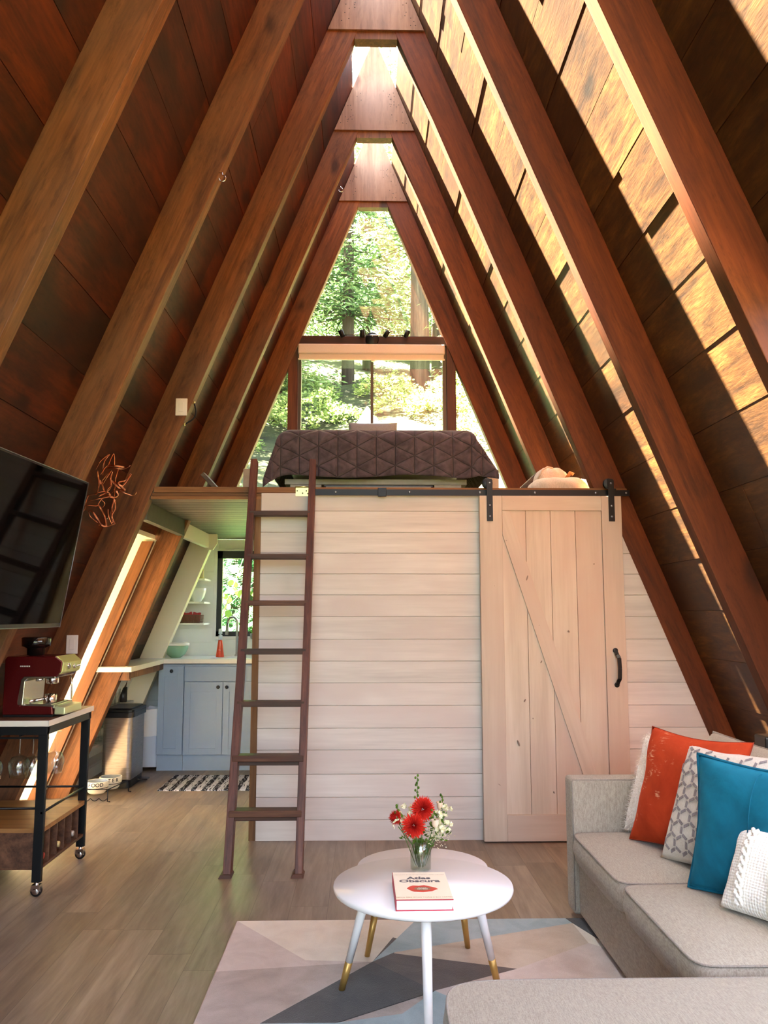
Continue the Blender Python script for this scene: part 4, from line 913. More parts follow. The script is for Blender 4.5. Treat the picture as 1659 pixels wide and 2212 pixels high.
b.hexa([(x1+.02,y0+.003,z0+.212),(x1+.052,y0+.003,z0+.23),(x1+.052,y1-.003,z0+.23),(x1+.02,y1-.003,z0+.212),(x1+.02,y0+.003,z0+.305),(x1+.062,y0+.003,z0+.283),(x1+.062,y1-.003,z0+.283),(x1+.02,y1-.003,z0+.305)]); b.build('control_panel',cpm,em,bevel=.003)
for k,(y,z,r) in enumerate(((4.575,.268,.016),(4.66,.262,.014),(4.70,.262,.007),(4.72,.262,.007),(4.745,.262,.007))): b=MB(); b.lathe([(r,0),(r,.006),(r*.7,.01)],(x1+.058,y,z0+z-.005),16,axis='x'); b.build('dial',M['chrome'],em)
b=MB(); b.lathe([(.03,0),(.045,.004),(.048,.04),(.07,.05),(.074,.052),(.076,.095),(.066,.1),(.04,.1)],(x0+.11,4.63,z0+.315),32); b.build('bean_hopper',plain('smoked_hopper','#15110f',.12,0,.7),em)
b=MB(); b.lathe([(.030,0),(.033,-.012),(.033,-.035),(.02,-.04)],(x1-.03,4.60,z0+.205),24); b.lathe([(.02,0),(.022,-.02)],(x0+.15,4.60,z0+.2),20); b.build('group_head',M['chrome'],em)
b=MB(); b.tube([(x1+.02,y1-.05,z0+.2),(x1+.03,y1-.055,z0+.16),(x1+.032,y1-.055,z0+.07)],.005,8); b.build('steam_wand',M['chrome'],em)
b=MB(); b.lathe([(.025,0),(.03,.004),(.03,.045),(.028,.045),(.028,.006),(.001,.006)],(x1-.03,4.585,z0+.068),22,capt=False); b.tube([(x1-.055,4.575,z0+.09),(x1-.13,4.55,z0+.076)],[.007,.011],10); b.build('portafilter',M['chrome'],em)
b=MB(); 
for k,(dx) in enumerate(range(6)): b.box(x0+.085+k*.009,x0+.085+k*.009+.006,y0-.0075,y0-.0062,z0+.262,z0+.268)
b.build('maker_mark',plain('pale_letters','#cfcac2',.4),em)
b=MB(); b.box(x0,x1+.01,y0+.01,y1-.01,z0,z0+.012); b.build('base_feet',M['blackp'],em)
# red bag at the picture edge
t_=thing('coffee_bag','red bag of beans cut off at the picture edge on the bar cart','bag',(-2.02,4.47,.861))
b=MB(); b.grid(lambda u,v:(-2.04+(.075*(1-.25*v*v))*math.copysign(abs(math.cos(u*2*PI))**.6,math.cos(u*2*PI)),4.47+(.05*(1-.7*v**2))*math.copysign(abs(math.sin(u*2*PI))**.6,math.sin(u*2*PI)),.861+.175*v+.004*math.sin(u*12*PI)*v),40,14,0,.5,True,True); b.build('bag_body',plain('red_foil','#c22a1c',.35,0,.5,noise=8),t_)
text('CAN',.042,(-2.00,4.414,.955),(PI/2,0,0),M['white'],t_,name='lettering',bold=.001)
b=MB(); b.box(-2.0,-1.965,4.418,4.424,.885,.925); b.build('small_label',M['blackp'],t_)
# ================================================================== KITCHEN
cab=plain('blue_grey_paint','#98abc2',.5); knobm=M['blackp']
YC=7.70
def knob(p,x,z):
    b=MB(); b.lathe([(.006,0),(.006,-.012),(.0155,-.016),(.016,-.022),(.010,-.026)],(x,YC-.0,z),18,axis='y'); b.build('knob',knobm,p)
def shaker(T,name,x0,x1,z0,z1,rail=.055,kx=None,kz=None):
    b=MB(); rw=min(rail,(x1-x0)*.36)
    b.box(x0,x0+rw,YC,YC+.02,z0,z1); b.box(x1-rw,x1,YC,YC+.02,z0,z1); b.box(x0+rw,x1-rw,YC,YC+.02,z0,z0+rail); b.box(x0+rw,x1-rw,YC,YC+.02,z1-rail*1.6,z1); b.box(x0+rw-.002,x1-rw+.002,YC+.008,YC+.016,z0+rail,z1-rail)
    o=b.build(name,cab,T,bevel=.0008,seg=1)
    if kx is not None: knob(o,kx,kz)
    return o
def cabinet(label,x0,x1,doors,drawer=False):
    T=thing('base_cabinet',label,'cabinet',((x0+x1)/2,YC,0),group='blue grey kitchen cabinets')
    b=MB(); b.box(x0,x1,YC+.021,YK-.02,.14,.945); b.box(x0,x1,YC+.035,YC+.06,0,.14); b.build('body',cab,T)
    zt=.925
    if drawer:
        b=MB(); b.box(x0+.002,x1-.002,YC,YC+.02,.793,zt); b.build('drawer_front',cab,T,bevel=.001,seg=1); zt=.787
    for (a,c,kx,kz) in doors: shaker(T,'door',a,c,.143,zt,.055,kx,kz)
    return T
cabinet('narrow blue grey cabinet with one tall door at the end of the run',-1.886,-1.655,[(-1.884,-1.657,-1.765,.886)])
cabinet('wide blue grey sink cabinet with two doors and a false drawer',-1.652,-.93,[(-1.648,-1.302,-1.34,.742),(-1.296,-.935,-1.262,.742)],True)
cabinet('blue grey cabinet mostly behind the ladder and corner post',-.927,-.72,[(-.925,-.722,-.76,.742)],True)
ctm=plain('quartz_white','#efece4',.3)
t_=thing('countertop','white quartz counter with undermount sink over the blue cabinets','countertop',(-1.3,8,.955))
SX0,SX1,SY0,SY1=-1.44,-.80,7.80,8.18
b=MB(); z0,z1=.955,.994; b.box(-2.0,SX0,7.66,YK-.001,z0,z1); b.box(SX1,-.705,7.66,YK-.001,z0,z1); b.box(SX0,SX1,7.66,SY0,z0,z1); b.box(SX0,SX1,SY1,YK-.001,z0,z1); b.build('slab',ctm,t_)
b=MB(); 
b.box(SX0-.01,SX0,SY0,SY1,.80,.956); b.box(SX1,SX1+.01,SY0,SY1,.80,.956); b.box(SX0,SX1,SY0-.01,SY0,.80,.956); b.box(SX0,SX1,SY1,SY1+.01,.80,.956); b.box(SX0,SX1,SY0,SY1,.795,.802); tag(b.build('sink_basin',M['steel'],t_),'brushed steel basin')
t_=thing('peninsula_shelf','cream breakfast bar slab projecting from the slope at counter height','countertop',(-2.0,7,.955))
b=MB(); b.prism([(xs(.97,-1,.0),6.54),(-1.811,6.54),(-1.832,7.665),(-2.0,7.665),(-2.0,YK-.002),(xs(.97,-1,.01),YK-.002)],'z',.955,.994); b.build('slab',plain('bar_slab','#e4dfcd',.35),t_,bevel=.0015)
b=MB(); b.box(-2.1,-1.84,6.62,6.64,.885,.954); b.box(-1.86,-1.845,6.6,7.70,.90,.954); b.build('support_rail',M['raf_l'],t_)
# tap
t_=thing('kitchen_tap','tall brushed steel gooseneck tap behind the sink','tap',(-1.28,8.21,.994))
b=MB(); pts=[(-1.262,8.22,.994),(-1.262,8.22,1.31)]
for k in range(1,13): a=PI*k/12; pts.append((-1.262-.042+.042*math.cos(a),8.22-.03*(1-math.cos(a)),1.31+.062*math.sin(a)))
b.tube(pts,.0115,14); b.lathe([(.022,0),(.02,.01),(.0125,.02)],(-1.262,8.22,.994),20); b.build('neck',M['steel'],t_)
b=MB(); b.tube([(-1.347,8.16,1.31),(-1.352,8.155,1.20)],[.0135,.016],14); b.build('spray_head',M['steel'],t_)
b=MB(); b.tube([(-1.25,8.21,1.06),(-1.215,8.19,1.07),(-1.20,8.17,1.11)],.005,8); b.build('lever',M['steel'],t_)
# soap bottle
t_=thing('soap_bottle','conical bottle of orange dish soap with clear pump beside the tap','bottle',(-1.386,8.0,.994))
b=MB(); b.lathe([(.036,0),(.039,.006),(.019,.155),(.018,.162)],(-1.386,8.0,.995),26); b.build('body',plain('orange_soap','#e8502a',.2,0,.6),t_)
b=MB(); b.lathe([(.018,.162),(.016,.19),(.02,.192),(.02,.205),(.010,.207),(.010,.215),(.019,.216),(.017,.262),(.012,.266)],(-1.386,8.0,.995),20); b.build('pump',plain('clear_pump','#d3dfe6',.25,0,.5),t_)
text('D',.022,(-1.386,7.970,1.06),(PI/2-.1,0,0),M['white'],t_,name='mark')
# end wall shelves
def shelf(z,x0,label):
    b=MB(); b.prism([(xs(z,-1,.02),8.03),(-1.553,8.03),(-1.553,YK-.002),(xs(z,-1,.02),YK-.002)],'z',z-.018,z); tag(b.build('wall_shelf',M['white'],bevel=.002),label,'shelf','small white shelves beside the kitchen window')
shelf(1.742,0,'top white wall shelf, holding the bottle'); shelf(1.518,0,'middle white wall shelf, holding the white bowl'); shelf(1.314,0,'bottom white wall shelf, holding the wicker basket')
t_=thing('oil_bottle','small yellowish labelled bottle on the top kitchen shelf','bottle',(-1.60,8.1,1.742)); b=MB(); b.lathe([(.02,0),(.024,.004),(.024,.085),(.010,.105),(.010,.125)],(-1.602,8.1,1.742),18); b.build('body',plain('oil_yellow','#d9cf92',.2,0,.5),t_)
b=MB(); b.lathe([(.0245,.015),(.0245,.075)],(-1.602,8.1,1.742),18,capb=False,capt=False); b.build('label_band',plain('label_pale','#c9b9a0',.6),t_); b=MB(); b.lathe([(.011,.125),(.011,.145)],(-1.602,8.1,1.742),12); b.build('cap',plain('cap_brown','#a87f45',.5),t_)
wb=plain('white_ceramic','#dfe3e6',.2,0,.6)
t_=thing('mixing_bowl','glossy white mixing bowl on the middle kitchen shelf','bowl',(-1.64,8.15,1.518)); b=MB(); b.lathe([(.035,0),(.04,.004),(.07,.05),(.084,.10),(.087,.132),(.083,.132),(.078,.10),(.06,.04),(.001,.012)],(-1.645,8.14,1.5185),36,capt=False); b.build('body',wb,t_)
t_=thing('lidded_bowl','green glass bowl with white lid on the counter end','bowl',(-1.79,7.95,.994)); b=MB(); b.lathe([(.045,0),(.05,.003),(.085,.03),(.11,.08),(.113,.118),(.108,.118)],(-1.79,7.95,.995),36); b.build('body',plain('jade_green','#8fb696',.25,0,.5),t_)
b=MB(); b.lathe([(.118,.112),(.121,.118),(.121,.134),(.10,.139)],(-1.79,7.95,.995),36); b.build('lid',plain('white_lid','#eceae2',.4),t_)
t_=thing('wicker_basket','wicker basket filled with red packets on the bottom kitchen shelf','basket',(-1.70,8.14,1.314))
b=MB(); 
for k in range(7):
    z=1.318+k*.0115; e=.001*k
    b.tube([(-1.81-e,8.07-e,z),(-1.605+e,8.07-e,z),(-1.605+e,8.25,z),(-1.81-e,8.25,z)],.0052,6,closed=True)
for k in range(15):
    x=-1.808+k*.0143; b.tube([(x,8.066,1.315),(x,8.061,1.397)],.003,5)
b.box(-1.80,-1.61,8.075,8.245,1.315,1.32); b.build('weave',plain('wicker_brown','#7a5440',.7,noise=90),t_)
for k,(x,y,a) in enumerate(((-1.76,8.12,.2),(-1.70,8.13,-.3),(-1.645,8.12,.1))):
    T=thing('snack_packet',['red snack packet at the slope side of the wicker basket','red snack packet in the middle of the wicker basket','red snack packet at the window side of the wicker basket'][k],'packet',(x,y,1.33),(0,a,.2),group='red packets in the wicker basket'); b=MB(); b.grid(lambda u,v:((u-.5)*.075,.012*math.sin(u*PI)*math.sin(v*PI)+.003*math.sin(u*20),v*.085+.004*math.sin(u*9)),10,10); b.grid(lambda u,v:((.5-u)*.075,-.012*math.sin(u*PI)*math.sin(v*PI)+.003*math.sin(u*20),v*.085+.004*math.sin(u*9)),10,10); b.build('wrapper',plain('red_wrapper%d'%k,'#b3202c',.35),T,local=True)
t_=thing('potted_plant','small leafy plant in a grey pot on the kitchen window sill','plant',(-1.03,8.33,1.15)); b=MB(); b.lathe([(.035,0),(.05,.01),(.055,.05),(.05,.06)],(-1.095,8.325,1.152),22); b.build('pot',plain('grey_pot','#8e8f8a',.6,noise=60),t_)
b=MB()
for k in range(90):
    a=R.uniform(0,2*PI); p=Vector((-1.095,8.325,1.20)); d=(math.cos(a)*.8,math.sin(a)*.5,R.uniform(.2,1.2)); petal(b,p+Vector(d)*.03,d,(0,0,1),R.uniform(.03,.055),.009,.006,0,R.random())
b.build('foliage',leafmat('pot_leaf','#3f6b2a','#7fae4a',.3),t_)
# low shelves under the bar slab, glassware
for z,x,lb in ((.615,-2.135,'upper low shelf under the breakfast bar'),(.335,-2.205,'middle low shelf under the breakfast bar'),(.150,-2.285,'lowest shelf under the breakfast bar')):
    b=MB(); b.box(xs(z,-1,.0),x,FR[6]+TK+.003,FR[7]-.003,z-.022,z); tag(b.build('low_shelf',plain('shelf_white_%d'%int(z*100),'#cfcac0',.5)),lb,'shelf','low shelves on the kitchen slope')
def tumbler(x,y,z,r,h,lb,gp,stemmed=False):
    T=thing('wine_glass' if stemmed else 'drinking_glass',lb,'glass',(x,y,z),group=gp); b=MB()
    if stemmed: pr=[(.001,0),(.03,.001),(.03,.003),(.004,.006),(.0035,h*.45),(.007,h*.47),(r,h*.68),(r*.8,h),(r*.78,h),(r*.97,h*.68),(.001,h*.5)]
    else: pr=[(.001,0),(r*.85,0),(r,h),(r-.0015,h),(r*.83,.006),(.001,.006)]
    b.lathe(pr,(0,0,0),18,capb=False,capt=False); b.build('glass',M['clear'],T,local=True)
gl1='clear drinking glass standing on the upper low shelf'; 
for k,(dx,y) in enumerate(((-.04,7.25),(-.10,7.32),(-.04,7.38),(-.09,7.46),(-.04,7.50))): tumbler(-2.135+dx-.02,y,.616,.03,.13,gl1,'glasses on the upper low shelf')
for k,(dx,y) in enumerate(((-.05,6.95),(-.12,7.02),(-.05,7.08),(-.12,7.16),(-.05,7.22),(-.12,7.3),(-.05,7.36),(-.11,7.45))): tumbler(-2.205+dx,y,.336,.034,.17,'stemmed wine glass standing on the middle low shelf','wine glasses on the middle low shelf',True)
for k,(dx,y) in enumerate(((-.05,6.98),(-.05,7.1))): tumbler(-2.285+dx,y,.151,.03,.11,'small clear glass on the lowest shelf','glasses on the lowest shelf')
for k in range(4):
    T=thing('stacked_dish',['bottom white dish of the stack on the upper low shelf','second white dish from the bottom of the stack on the upper low shelf','third white dish from the bottom of the stack on the upper low shelf','top white dish of the stack on the upper low shelf'][k],'dish',(-2.19,7.04,.616+k*.034),group='white dishes on the upper low shelf'); b=MB(); b.lathe([(.03,0),(.05,.006),(.054,.033),(.050,.033),(.046,.01),(.001,.006)],(0,0,0),24,capt=False); b.build('body',wb,T,local=True)
T=thing('utensil_crock','dark utensil crock with wooden spoons on the upper low shelf','crock',(-2.19,7.66,.616)); b=MB(); b.lathe([(.035,0),(.038,.004),(.038,.13),(.034,.13),(.034,.01),(.001,.01)],(0,0,0),22,capt=False); b.build('pot',plain('dark_crock','#2b2622',.3),T,local=True)
b=MB()
for k in range(7): a=k*.9; b.tube([(0,0,.02),(.035*math.cos(a),.035*math.sin(a),.2+.02*(k%3))],[.004,.006],6); b.lathe([(.004,0),(.011,.012),(.011,.03),(.003,.04)],(.036*math.cos(a),.036*math.sin(a),.19+.02*(k%3)),8)
b.build('utensils',M['dark_wood_z'],T,local=True)
# pedal bin
T=thing('pedal_bin','tall brushed steel pedal bin with black lid','bin',(-2.0,7.15,0)); bx0,bx1,by0,by1=-2.145,-1.905,6.96,7.36
def rrect(x0,x1,y0,y1,r,n=6):
    out=[]
    for cx,cy,a0 in ((x1-r,y1-r,0),(x0+r,y1-r,PI/2),(x0+r,y0+r,PI),(x1-r,y0+r,1.5*PI)):
        for k in range(n+1): a=a0+PI/2*k/n; out.append((cx+r*math.cos(a),cy+r*math.sin(a)))
    return out
b=MB(); b.prism(rrect(bx0,bx1,by0,by1,.035),'z',.065,.56); 
st=NT('brushed_bin_steel'); v=st.mapping((1,1,40)); f=st.noise(v,12,2); st.bsdf(st.ramp(f,[(.3,srgb('#8d8580')),(.7,srgb('#b5aca5'))]),.33,1.); b.build('body',st.m,T,bevel=.003)
b=MB(); b.prism(rrect(bx0+.006,bx1-.006,by0+.006,by1-.006,.03),'z',0,.066); b.build('base',M['blackp'],T,bevel=.003)
b=MB(); b.prism(rrect(bx0-.012,bx1+.012,by0-.012,by1+.012,.04),'z',.56,.605); b.prism(rrect(bx0-.012,bx1+.012,by0-.012,by1+.012,.04),'z',.605,.625); b.prism(rrect(bx0+.012,bx1-.012,by0+.012,by1-.012,.03),'z',.625,.635); b.build('lid',M['blackp'],T,bevel=.006,seg=3)
b=MB(); b.box(bx1-.01,bx1+.075,7.20,7.29,.018,.032); b.build('pedal',M['blackp'],T,bevel=.004)
# white liner bag beside cabinet
T=thing('waste_bag','white plastic bag lining a slim bin beside the blue cabinet','bag',(-1.97,7.83,0)); b=MB(); b.prism(rrect(-2.035,-1.892,7.74,7.98,.02),'z',0.03,.40); b.build('slim_bin',plain('pale_blue_plastic','#c5d2e6',.4),T)
b=MB(); b.grid(lambda u,v:(-1.964+(.078+.006*math.sin(u*44)+.004*math.sin(v*9))*math.copysign(abs(math.cos(u*2*PI))**.35,math.cos(u*2*PI)),7.86+(.126+.004*math.sin(u*31))*math.copysign(abs(math.sin(u*2*PI))**.35,math.sin(u*2*PI)),.30+.24*v+.006*math.sin(u*25)),60,10,0,.5,True,True); b.build('liner',plain('white_liner','#e9edf3',.35),T)
# dog bowls on a low wire stand
T=thing('bowl_stand','black wire double stand holding two pet bowls','stand',(-2.02,6.7,0)); 
BW=[(-2.045,6.56),(-1.995,6.735)]
b=MB()
b.tube([(-2.125,6.47,.092),(-1.935,6.47,.092),(-1.88,6.83,.092),(-2.07,6.83,.092)],.004,6,closed=True)
for (cx,cy) in BW: b.tube([(cx+.079*math.cos(a*PI/12),cy+.079*math.sin(a*PI/12),.094) for a in range(24)],.0035,6,closed=True)
for (x,y) in ((-2.125,6.47),(-1.935,6.47),(-1.88,6.83),(-2.07,6.83)): b.tube([(x,y,.092),(x,y,.006),(x+.02,y,.004)],.004,6)
pts=[(-2.125+.19*k/24,6.468,.03-.02*abs(math.sin(k/24*3*PI))) for k in range(25)]; b.tube(pts,.003,5)
b.build('wire',M['black'],T)
cer=plain('cream_stoneware','#e6dfcb',.35)
for (cx,cy),wd,lb in zip(BW,('FOOD','WATER'),('cream pet bowl lettered FOOD, nearest in the wire stand','cream pet bowl lettered WATER, behind in the wire stand')):
    T=thing('pet_bowl',lb,'bowl',(cx,cy,.05),group='pet bowls in the wire stand'); b=MB(); b.lathe([(.055,0),(.066,.012),(.07,.03),(.084,.05),(.086,.09),(.079,.09),(.076,.055),(.05,.02),(.001,.015)],(0,0,.0),36,capt=False); b.build('body',cer,T,local=True)
    b=MB(); b.lathe([(.0785,.0885),(.076,.07),(.001,.068)],(0,0,.0),36,capb=False,capt=False); b.build('glaze',plain('grey_glaze_'+wd.lower(),'#8f979c',.3),T,local=True)
    for k,ch in enumerate(wd):
        a=-PI/2+(k-(len(wd)-1)/2)*.36+.15; text(ch,.038,(.0862*math.cos(a),.0862*math.sin(a),.070),(PI/2,0,a+PI/2),M['blackp'],T,name='lettering',world=False,bold=.0006)
# striped kitchen mat
T=thing('kitchen_mat','black and white striped woven mat before the blue cabinets','mat',(-1.25,7.15,0)); st=NT('woven_stripes'); tc=st.n('ShaderNodeTexCoord'); sp=st.n('ShaderNodeSeparateXYZ'); st.l(tc.outputs['Object'],sp.inputs[0])
nz=st.noise(st.mapping((1,.15,1)),40,3,.7); xx=st.math('ADD',sp.outputs[0],st.math('MULTIPLY',nz,.035)); fr_=st.math('FRACT',st.math('MULTIPLY',xx,11.5)); nb=st.noise(st.mapping((1,.12,1)),120,2,.6)
cc=st.mix(st.math('GREATER_THAN',fr_,.52),srgb('#c9c9d2'),srgb('#23242b')); cc=st.mix(st.math('GREATER_THAN',nb,.57),cc,srgb('#b5b6c0')); cc=st.mix(st.math('GREATER_THAN',st.noise(st.mapping((1,.1,1)),95,2,.6),.60),cc,srgb('#2e2f36')); st.bsdf(cc,.95,0,.1,bump=nb,bstr=.6,bdist=.004)
b=MB(); b.grid(lambda u,v:(-1.66+u*.87,6.86+v*.60,.010+.0015*math.sin(u*60)),60,6); b.box(-1.66,-.79,6.86,7.46,0,.009); b.build('weave',st.m,T)
# wall bulb in the side bay
T=thing('wall_bulb','bare warm bulb glowing in the side bay behind the rafter','lamp',(-1.86,6.3,1.9))
lamp_x,lamp_y,lamp_z=-1.835,6.30,1.845
b=MB(); b.lathe([(.012,.14),(.012,.045),(.016,.04)],(lamp_x,lamp_y,lamp_z),12); b.build('socket',M['brass'],T)
b=MB(); b.lathe([(.004,-.035),(.018,-.028),(.026,-.01),(.024,.012),(.014,.038)],(lamp_x,lamp_y,lamp_z),20); em_=NT('lit_bulb'); q_=em_.n('ShaderNodeEmission'); q_.inputs[0].default_value=(1,.62,.25,1); q_.inputs[1].default_value=BULB; em_.l(q_.outputs[0],em_.out.inputs[0]); b.build('bulb',em_.m,T)
# ================================================================== LOFT
T=thing('bed_platform','pale painted bed platform with a black strip as drawer gap shade on the loft','bed base',(.05,6.8,2.225))
pb_=plain('pale_green_boards','#b9bcae',.55,noise=12)
b=MB(); b.box(-.60,.74,6.02,7.80,2.345,2.385); b.box(-.56,-.33,6.03,7.7,2.226,2.345); b.box(.50,.70,6.03,7.7,2.226,2.345); b.box(-.56,.70,7.2,7.7,2.226,2.345); b.build('box',pb_,T,bevel=.003)
b=MB(); b.box(-.30,.48,6.05,6.07,2.23,2.338); b.build('drawer_front',pb_,T,bevel=.003); b=MB(); b.box(-.31,.49,6.045,6.055,2.335,2.344); b.build('gap_shade_strip',M['blackp'],T)  # solid black strip stands in for the shade above the drawer
T=thing('mattress','pale mattress under the quilt on the loft','mattress',(.05,6.9,2.385)); b=MB(); b.box(-.60,.74,6.04,7.86,2.46,2.70); b.build('body',M['white'],T,bevel=.06,seg=5)
quilt=NT('quilt_cloth'); v=quilt.n('ShaderNodeUVMap'); 
sp=quilt.n('ShaderNodeSeparateXYZ'); quilt.l(v.outputs[0],sp.inputs[0])
def linef(a,bq,k):
    s_=quilt.math('ADD',quilt.math('MULTIPLY',sp.outputs[0],a),quilt.math('MULTIPLY',sp.outputs[1],bq)); f=quilt.math('FRACT',quilt.math('MULTIPLY',s_,k)); d=quilt.math('ABSOLUTE',quilt.math('SUBTRACT',f,.5)); return quilt.math('SUBTRACT',.5,d)
K_=3.6
g=quilt.math('MINIMUM',quilt.math('MINIMUM',linef(1,1.9,K_),linef(1,-1.9,K_)),linef(2,0,K_))
gg=quilt.math('MINIMUM',quilt.math('MULTIPLY',g,7.),1.); gg=quilt.math('POWER',gg,.5)
nz=quilt.noise(quilt.mapping((1,1,1)),14,4,.6,.5)
cc=quilt.ramp(nz,[(.35,srgb('#474148')),(.65,srgb('#605860'))]); cc=quilt.mix(quilt.math('LESS_THAN',g,.022),cc,srgb('#36353a'))
quilt.bsdf(cc,.9,0,.2,bump=quilt.math('ADD',gg,quilt.math('MULTIPLY',nz,.3)),bstr=.8,bdist=.012,Sheen_Weight=.5,Sheen_Roughness=.4)
T=thing('quilt','brown grey diamond stitched quilt draped over the loft bed','quilt',(.05,6.8,2.74))
HW=.63; CXq=.07; TOP=2.735
def Q(u,v):
    s=(u-.5)*2*(HW+.36); t=v*(1.9+.40)-.40       # cloth coordinates: s across, t along (negative hangs over the foot)
    os_=max(0,abs(s)-HW); ot=max(0,-t); sg=1 if s>0 else -1
    k=1.0 if sg>0 else .72
    d=(os_**3+ot**3)**(1/3) if (os_>0 and ot>0) else max(os_,ot)
    r=.09
    def roll(a): # arc then hang; returns out, down
        if a<r*PI/2: return r*math.sin(a/r), r*(1-math.cos(a/r))
        e=a-r*PI/2; return r, r+e
    ox,dx=roll(os_); oy,dy=roll(ot)
    x=CXq+sg*(min(abs(s),HW-.04 if 0 else HW)+ox*.9); y=5.97+max(t,0)-oy*.8
    z=TOP-max(dx,dy,0)
    fl=max(0,dx-r)
    x+=sg*fl*(.62 if sg>0 else .28)
    if os_>0 and ot>0:
        m=min(os_,ot); y-=m*.10; x+=sg*m*.10; z=TOP-max(dx,dy)-m*.22+(.05 if sg>0 else 0)*min(1,m*6)
    z=max(z,2.232)
    f=max(0,dy-r); y+=.010*math.sin(s*9+1)*f/.2+.004*math.sin(s*23)*f/.2
    z+=.012*math.sin(s*7)*(f/.25) + .006*math.sin(t*6)*math.sin(s*5)*(1 if ot==0 and os_==0 else 0)
    return (x,y,z)
b=MB(); nu,nv=150,150; b.grid(Q,nu,nv,0,.5); o=b.build('cloth',quilt.m,T,solid=.012)
uv=o.data.uv_layers.new(name='uv')
for lp in o.data.loops:
    i=lp.vertex_index; u=(i%(nu+1))/nu; v_=(i//(nu+1))/nv
    uv.data[lp.index].uv=((u-.5)*2*(HW+.36),v_*2.30)
T=thing('bed_pillow','grey pillow propped against the loft window','pillow',(.06,7.62,2.76),(-.12,0,0)); pillow(T,'case',fabric('grey_pillowcase','#9aa3a6','#858d90',500),.46,.44,.14,(0,0,0),0,seed=12,pinch=.06)
T=thing('canvas_bag','crumpled beige canvas bag lying at the loft edge','bag',(1.33,5.72,2.225))
cvs=fabric('beige_canvas','#d8cbb8','#c2b4a0',400,.9,.4)
def bag(cx,cy,z0,ax,ay,h,sd,p=.5):
    rr=random.Random(sd); ph=[rr.uniform(0,6) for _ in range(5)]
    b=MB()
    def f(u,v):
        a=u*2*PI; e=v*PI/2; w=1+.05*math.sin(5*a+ph[0])+.04*math.sin(9*a+ph[1]+v*6)
        cr=math.cos(e)**.55 if math.cos(e)>1e-6 else 0
        return (cx+ax*cr*math.copysign(abs(math.cos(a))**.8,math.cos(a))*w,cy+ay*cr*math.copysign(abs(math.sin(a))**.8,math.sin(a))*w,z0+h*math.sin(e)**p*(1+.05*math.sin(7*a+ph[2])*v*(1-v)*3))
    b.grid(f,64,20,0,.5,True,True); return b
bag(1.35,5.70,2.226,.215,.14,.115,4).build('lower_fold',cvs,T); bag(1.315,5.80,2.226,.13,.10,.205,8,.8).build('upper_fold',cvs,T)
b=MB(); b.tube([(1.20,5.70,2.34),(1.23,5.70,2.40),(1.27,5.705,2.425),(1.31,5.72,2.42)],.006,8); b.build('strap',cvs,T)
b=MB(); b.tube([(1.40,5.72,2.34),(1.43,5.70,2.385),(1.45,5.70,2.37)],.014,8); b.build('tan_tie',fabric('tan_cloth','#c08a55','#9c6a3c',300),T)
T=thing('roller_blind','pale roller blind rolled up above the loft window','blind',(.047,7.80,3.92))
b=MB(); b.box(-.664,.759,7.775,7.835,3.905,4.003); b.build('cassette',fabric('blind_cloth','#e6e4e4','#dcdada',800,.7,.1),T,bevel=.012); b=MB(); b.box(-.655,.75,7.80,7.806,3.862,3.906); b.build('blind_cloth',fabric('blind_cloth_b','#e9e6e4','#e0dddb',800,.7,.1),T)
b=MB(); b.box(-.664,.759,7.797,7.811,3.848,3.864); b.lathe([(.014,0),(.02,-.006),(.02,-.014),(.008,-.018)],(.06,7.803,3.85),12); b.build('bottom_bar',M['white'],T,bevel=.002)
T=thing('track_light','black four head spot light bar on the window header beam','lamp',(.055,7.80,4.09))
b=MB(); b.lathe([(.066,0),(.066,-.02),(.060,-.026)],(.053,7.838,4.068),32,axis='y'); b.build('canopy_plate',M['black'],T)
b=MB(); b.tube([(-.245,7.785,4.093),(.385,7.785,4.093)],.005,8); b.tube([(.053,7.785,4.093),(.053,7.815,4.085)],.008,8); b.build('bar',M['chrome'],T)
for x,tx,tz in ((-.244,-.35,.75),(-.045,.05,1.),(.19,.5,.7),(.387,.4,.85)):
    d=Vector((tx,-.25,tz)).normalized(); c=Vector((x,7.775,4.10)); b=MB(); b.tube([c-d*.035,c+d*.038,c+d*.038,c+d*.03],[.021,.026,.022,.018],16); b.build('spot_head',M['black'],T)
# ================================================================== OUTDOORS
def hz(x,y):
    pts=[(-100,-.35),(8.75,-.35),(9.05,.1),(9.6,.95),(10.5,1.75),(12,2.5),(14,3.35),(20,6.0),(26,8.4),(40,15),(70,33)]
    for (a,c),(d,e) in zip(pts[:-1],pts[1:]):
        if a<=y<=d: h=c+(e-c)*(y-a)/(d-a); break
    else: h=33
    k=min(1,max(0,(y-9)/4)); return h+(.25*math.sin(x*.5+y*.3)+.12*math.sin(x*1.3-y*.9))*k
gm=NT('forest_ground'); v=gm.mapping((1,1,1)); f=gm.noise(v,1.3,5,.7); gm.bsdf(gm.ramp(f,[(.35,srgb('#181a11')),(.55,srgb('#282d1a')),(.7,srgb('#3b4026'))]),.95,0,.1,bump=f,bstr=.5,bdist=.1)
b=MB(); ys=[-40,-20,-10,-3,2,8.5,8.75,8.9,9.05,9.3,9.6,10,10.5,11.2,12,13,14,16,18,20,22,24,26,30,34,40,50,60,70]; nx=40
vs=[(-40+80*i/nx,y,hz(-40+80*i/nx,y)) for y in ys for i in range(nx+1)]; fs=[(j*(nx+1)+i,j*(nx+1)+i+1,(j+1)*(nx+1)+i+1,(j+1)*(nx+1)+i) for j in range(len(ys)-1) for i in range(nx)]
b.add(vs,fs,0,.5,True); tag(b.build('ground',gm.m),'forest floor rising behind the cabin',None,None,'structure')
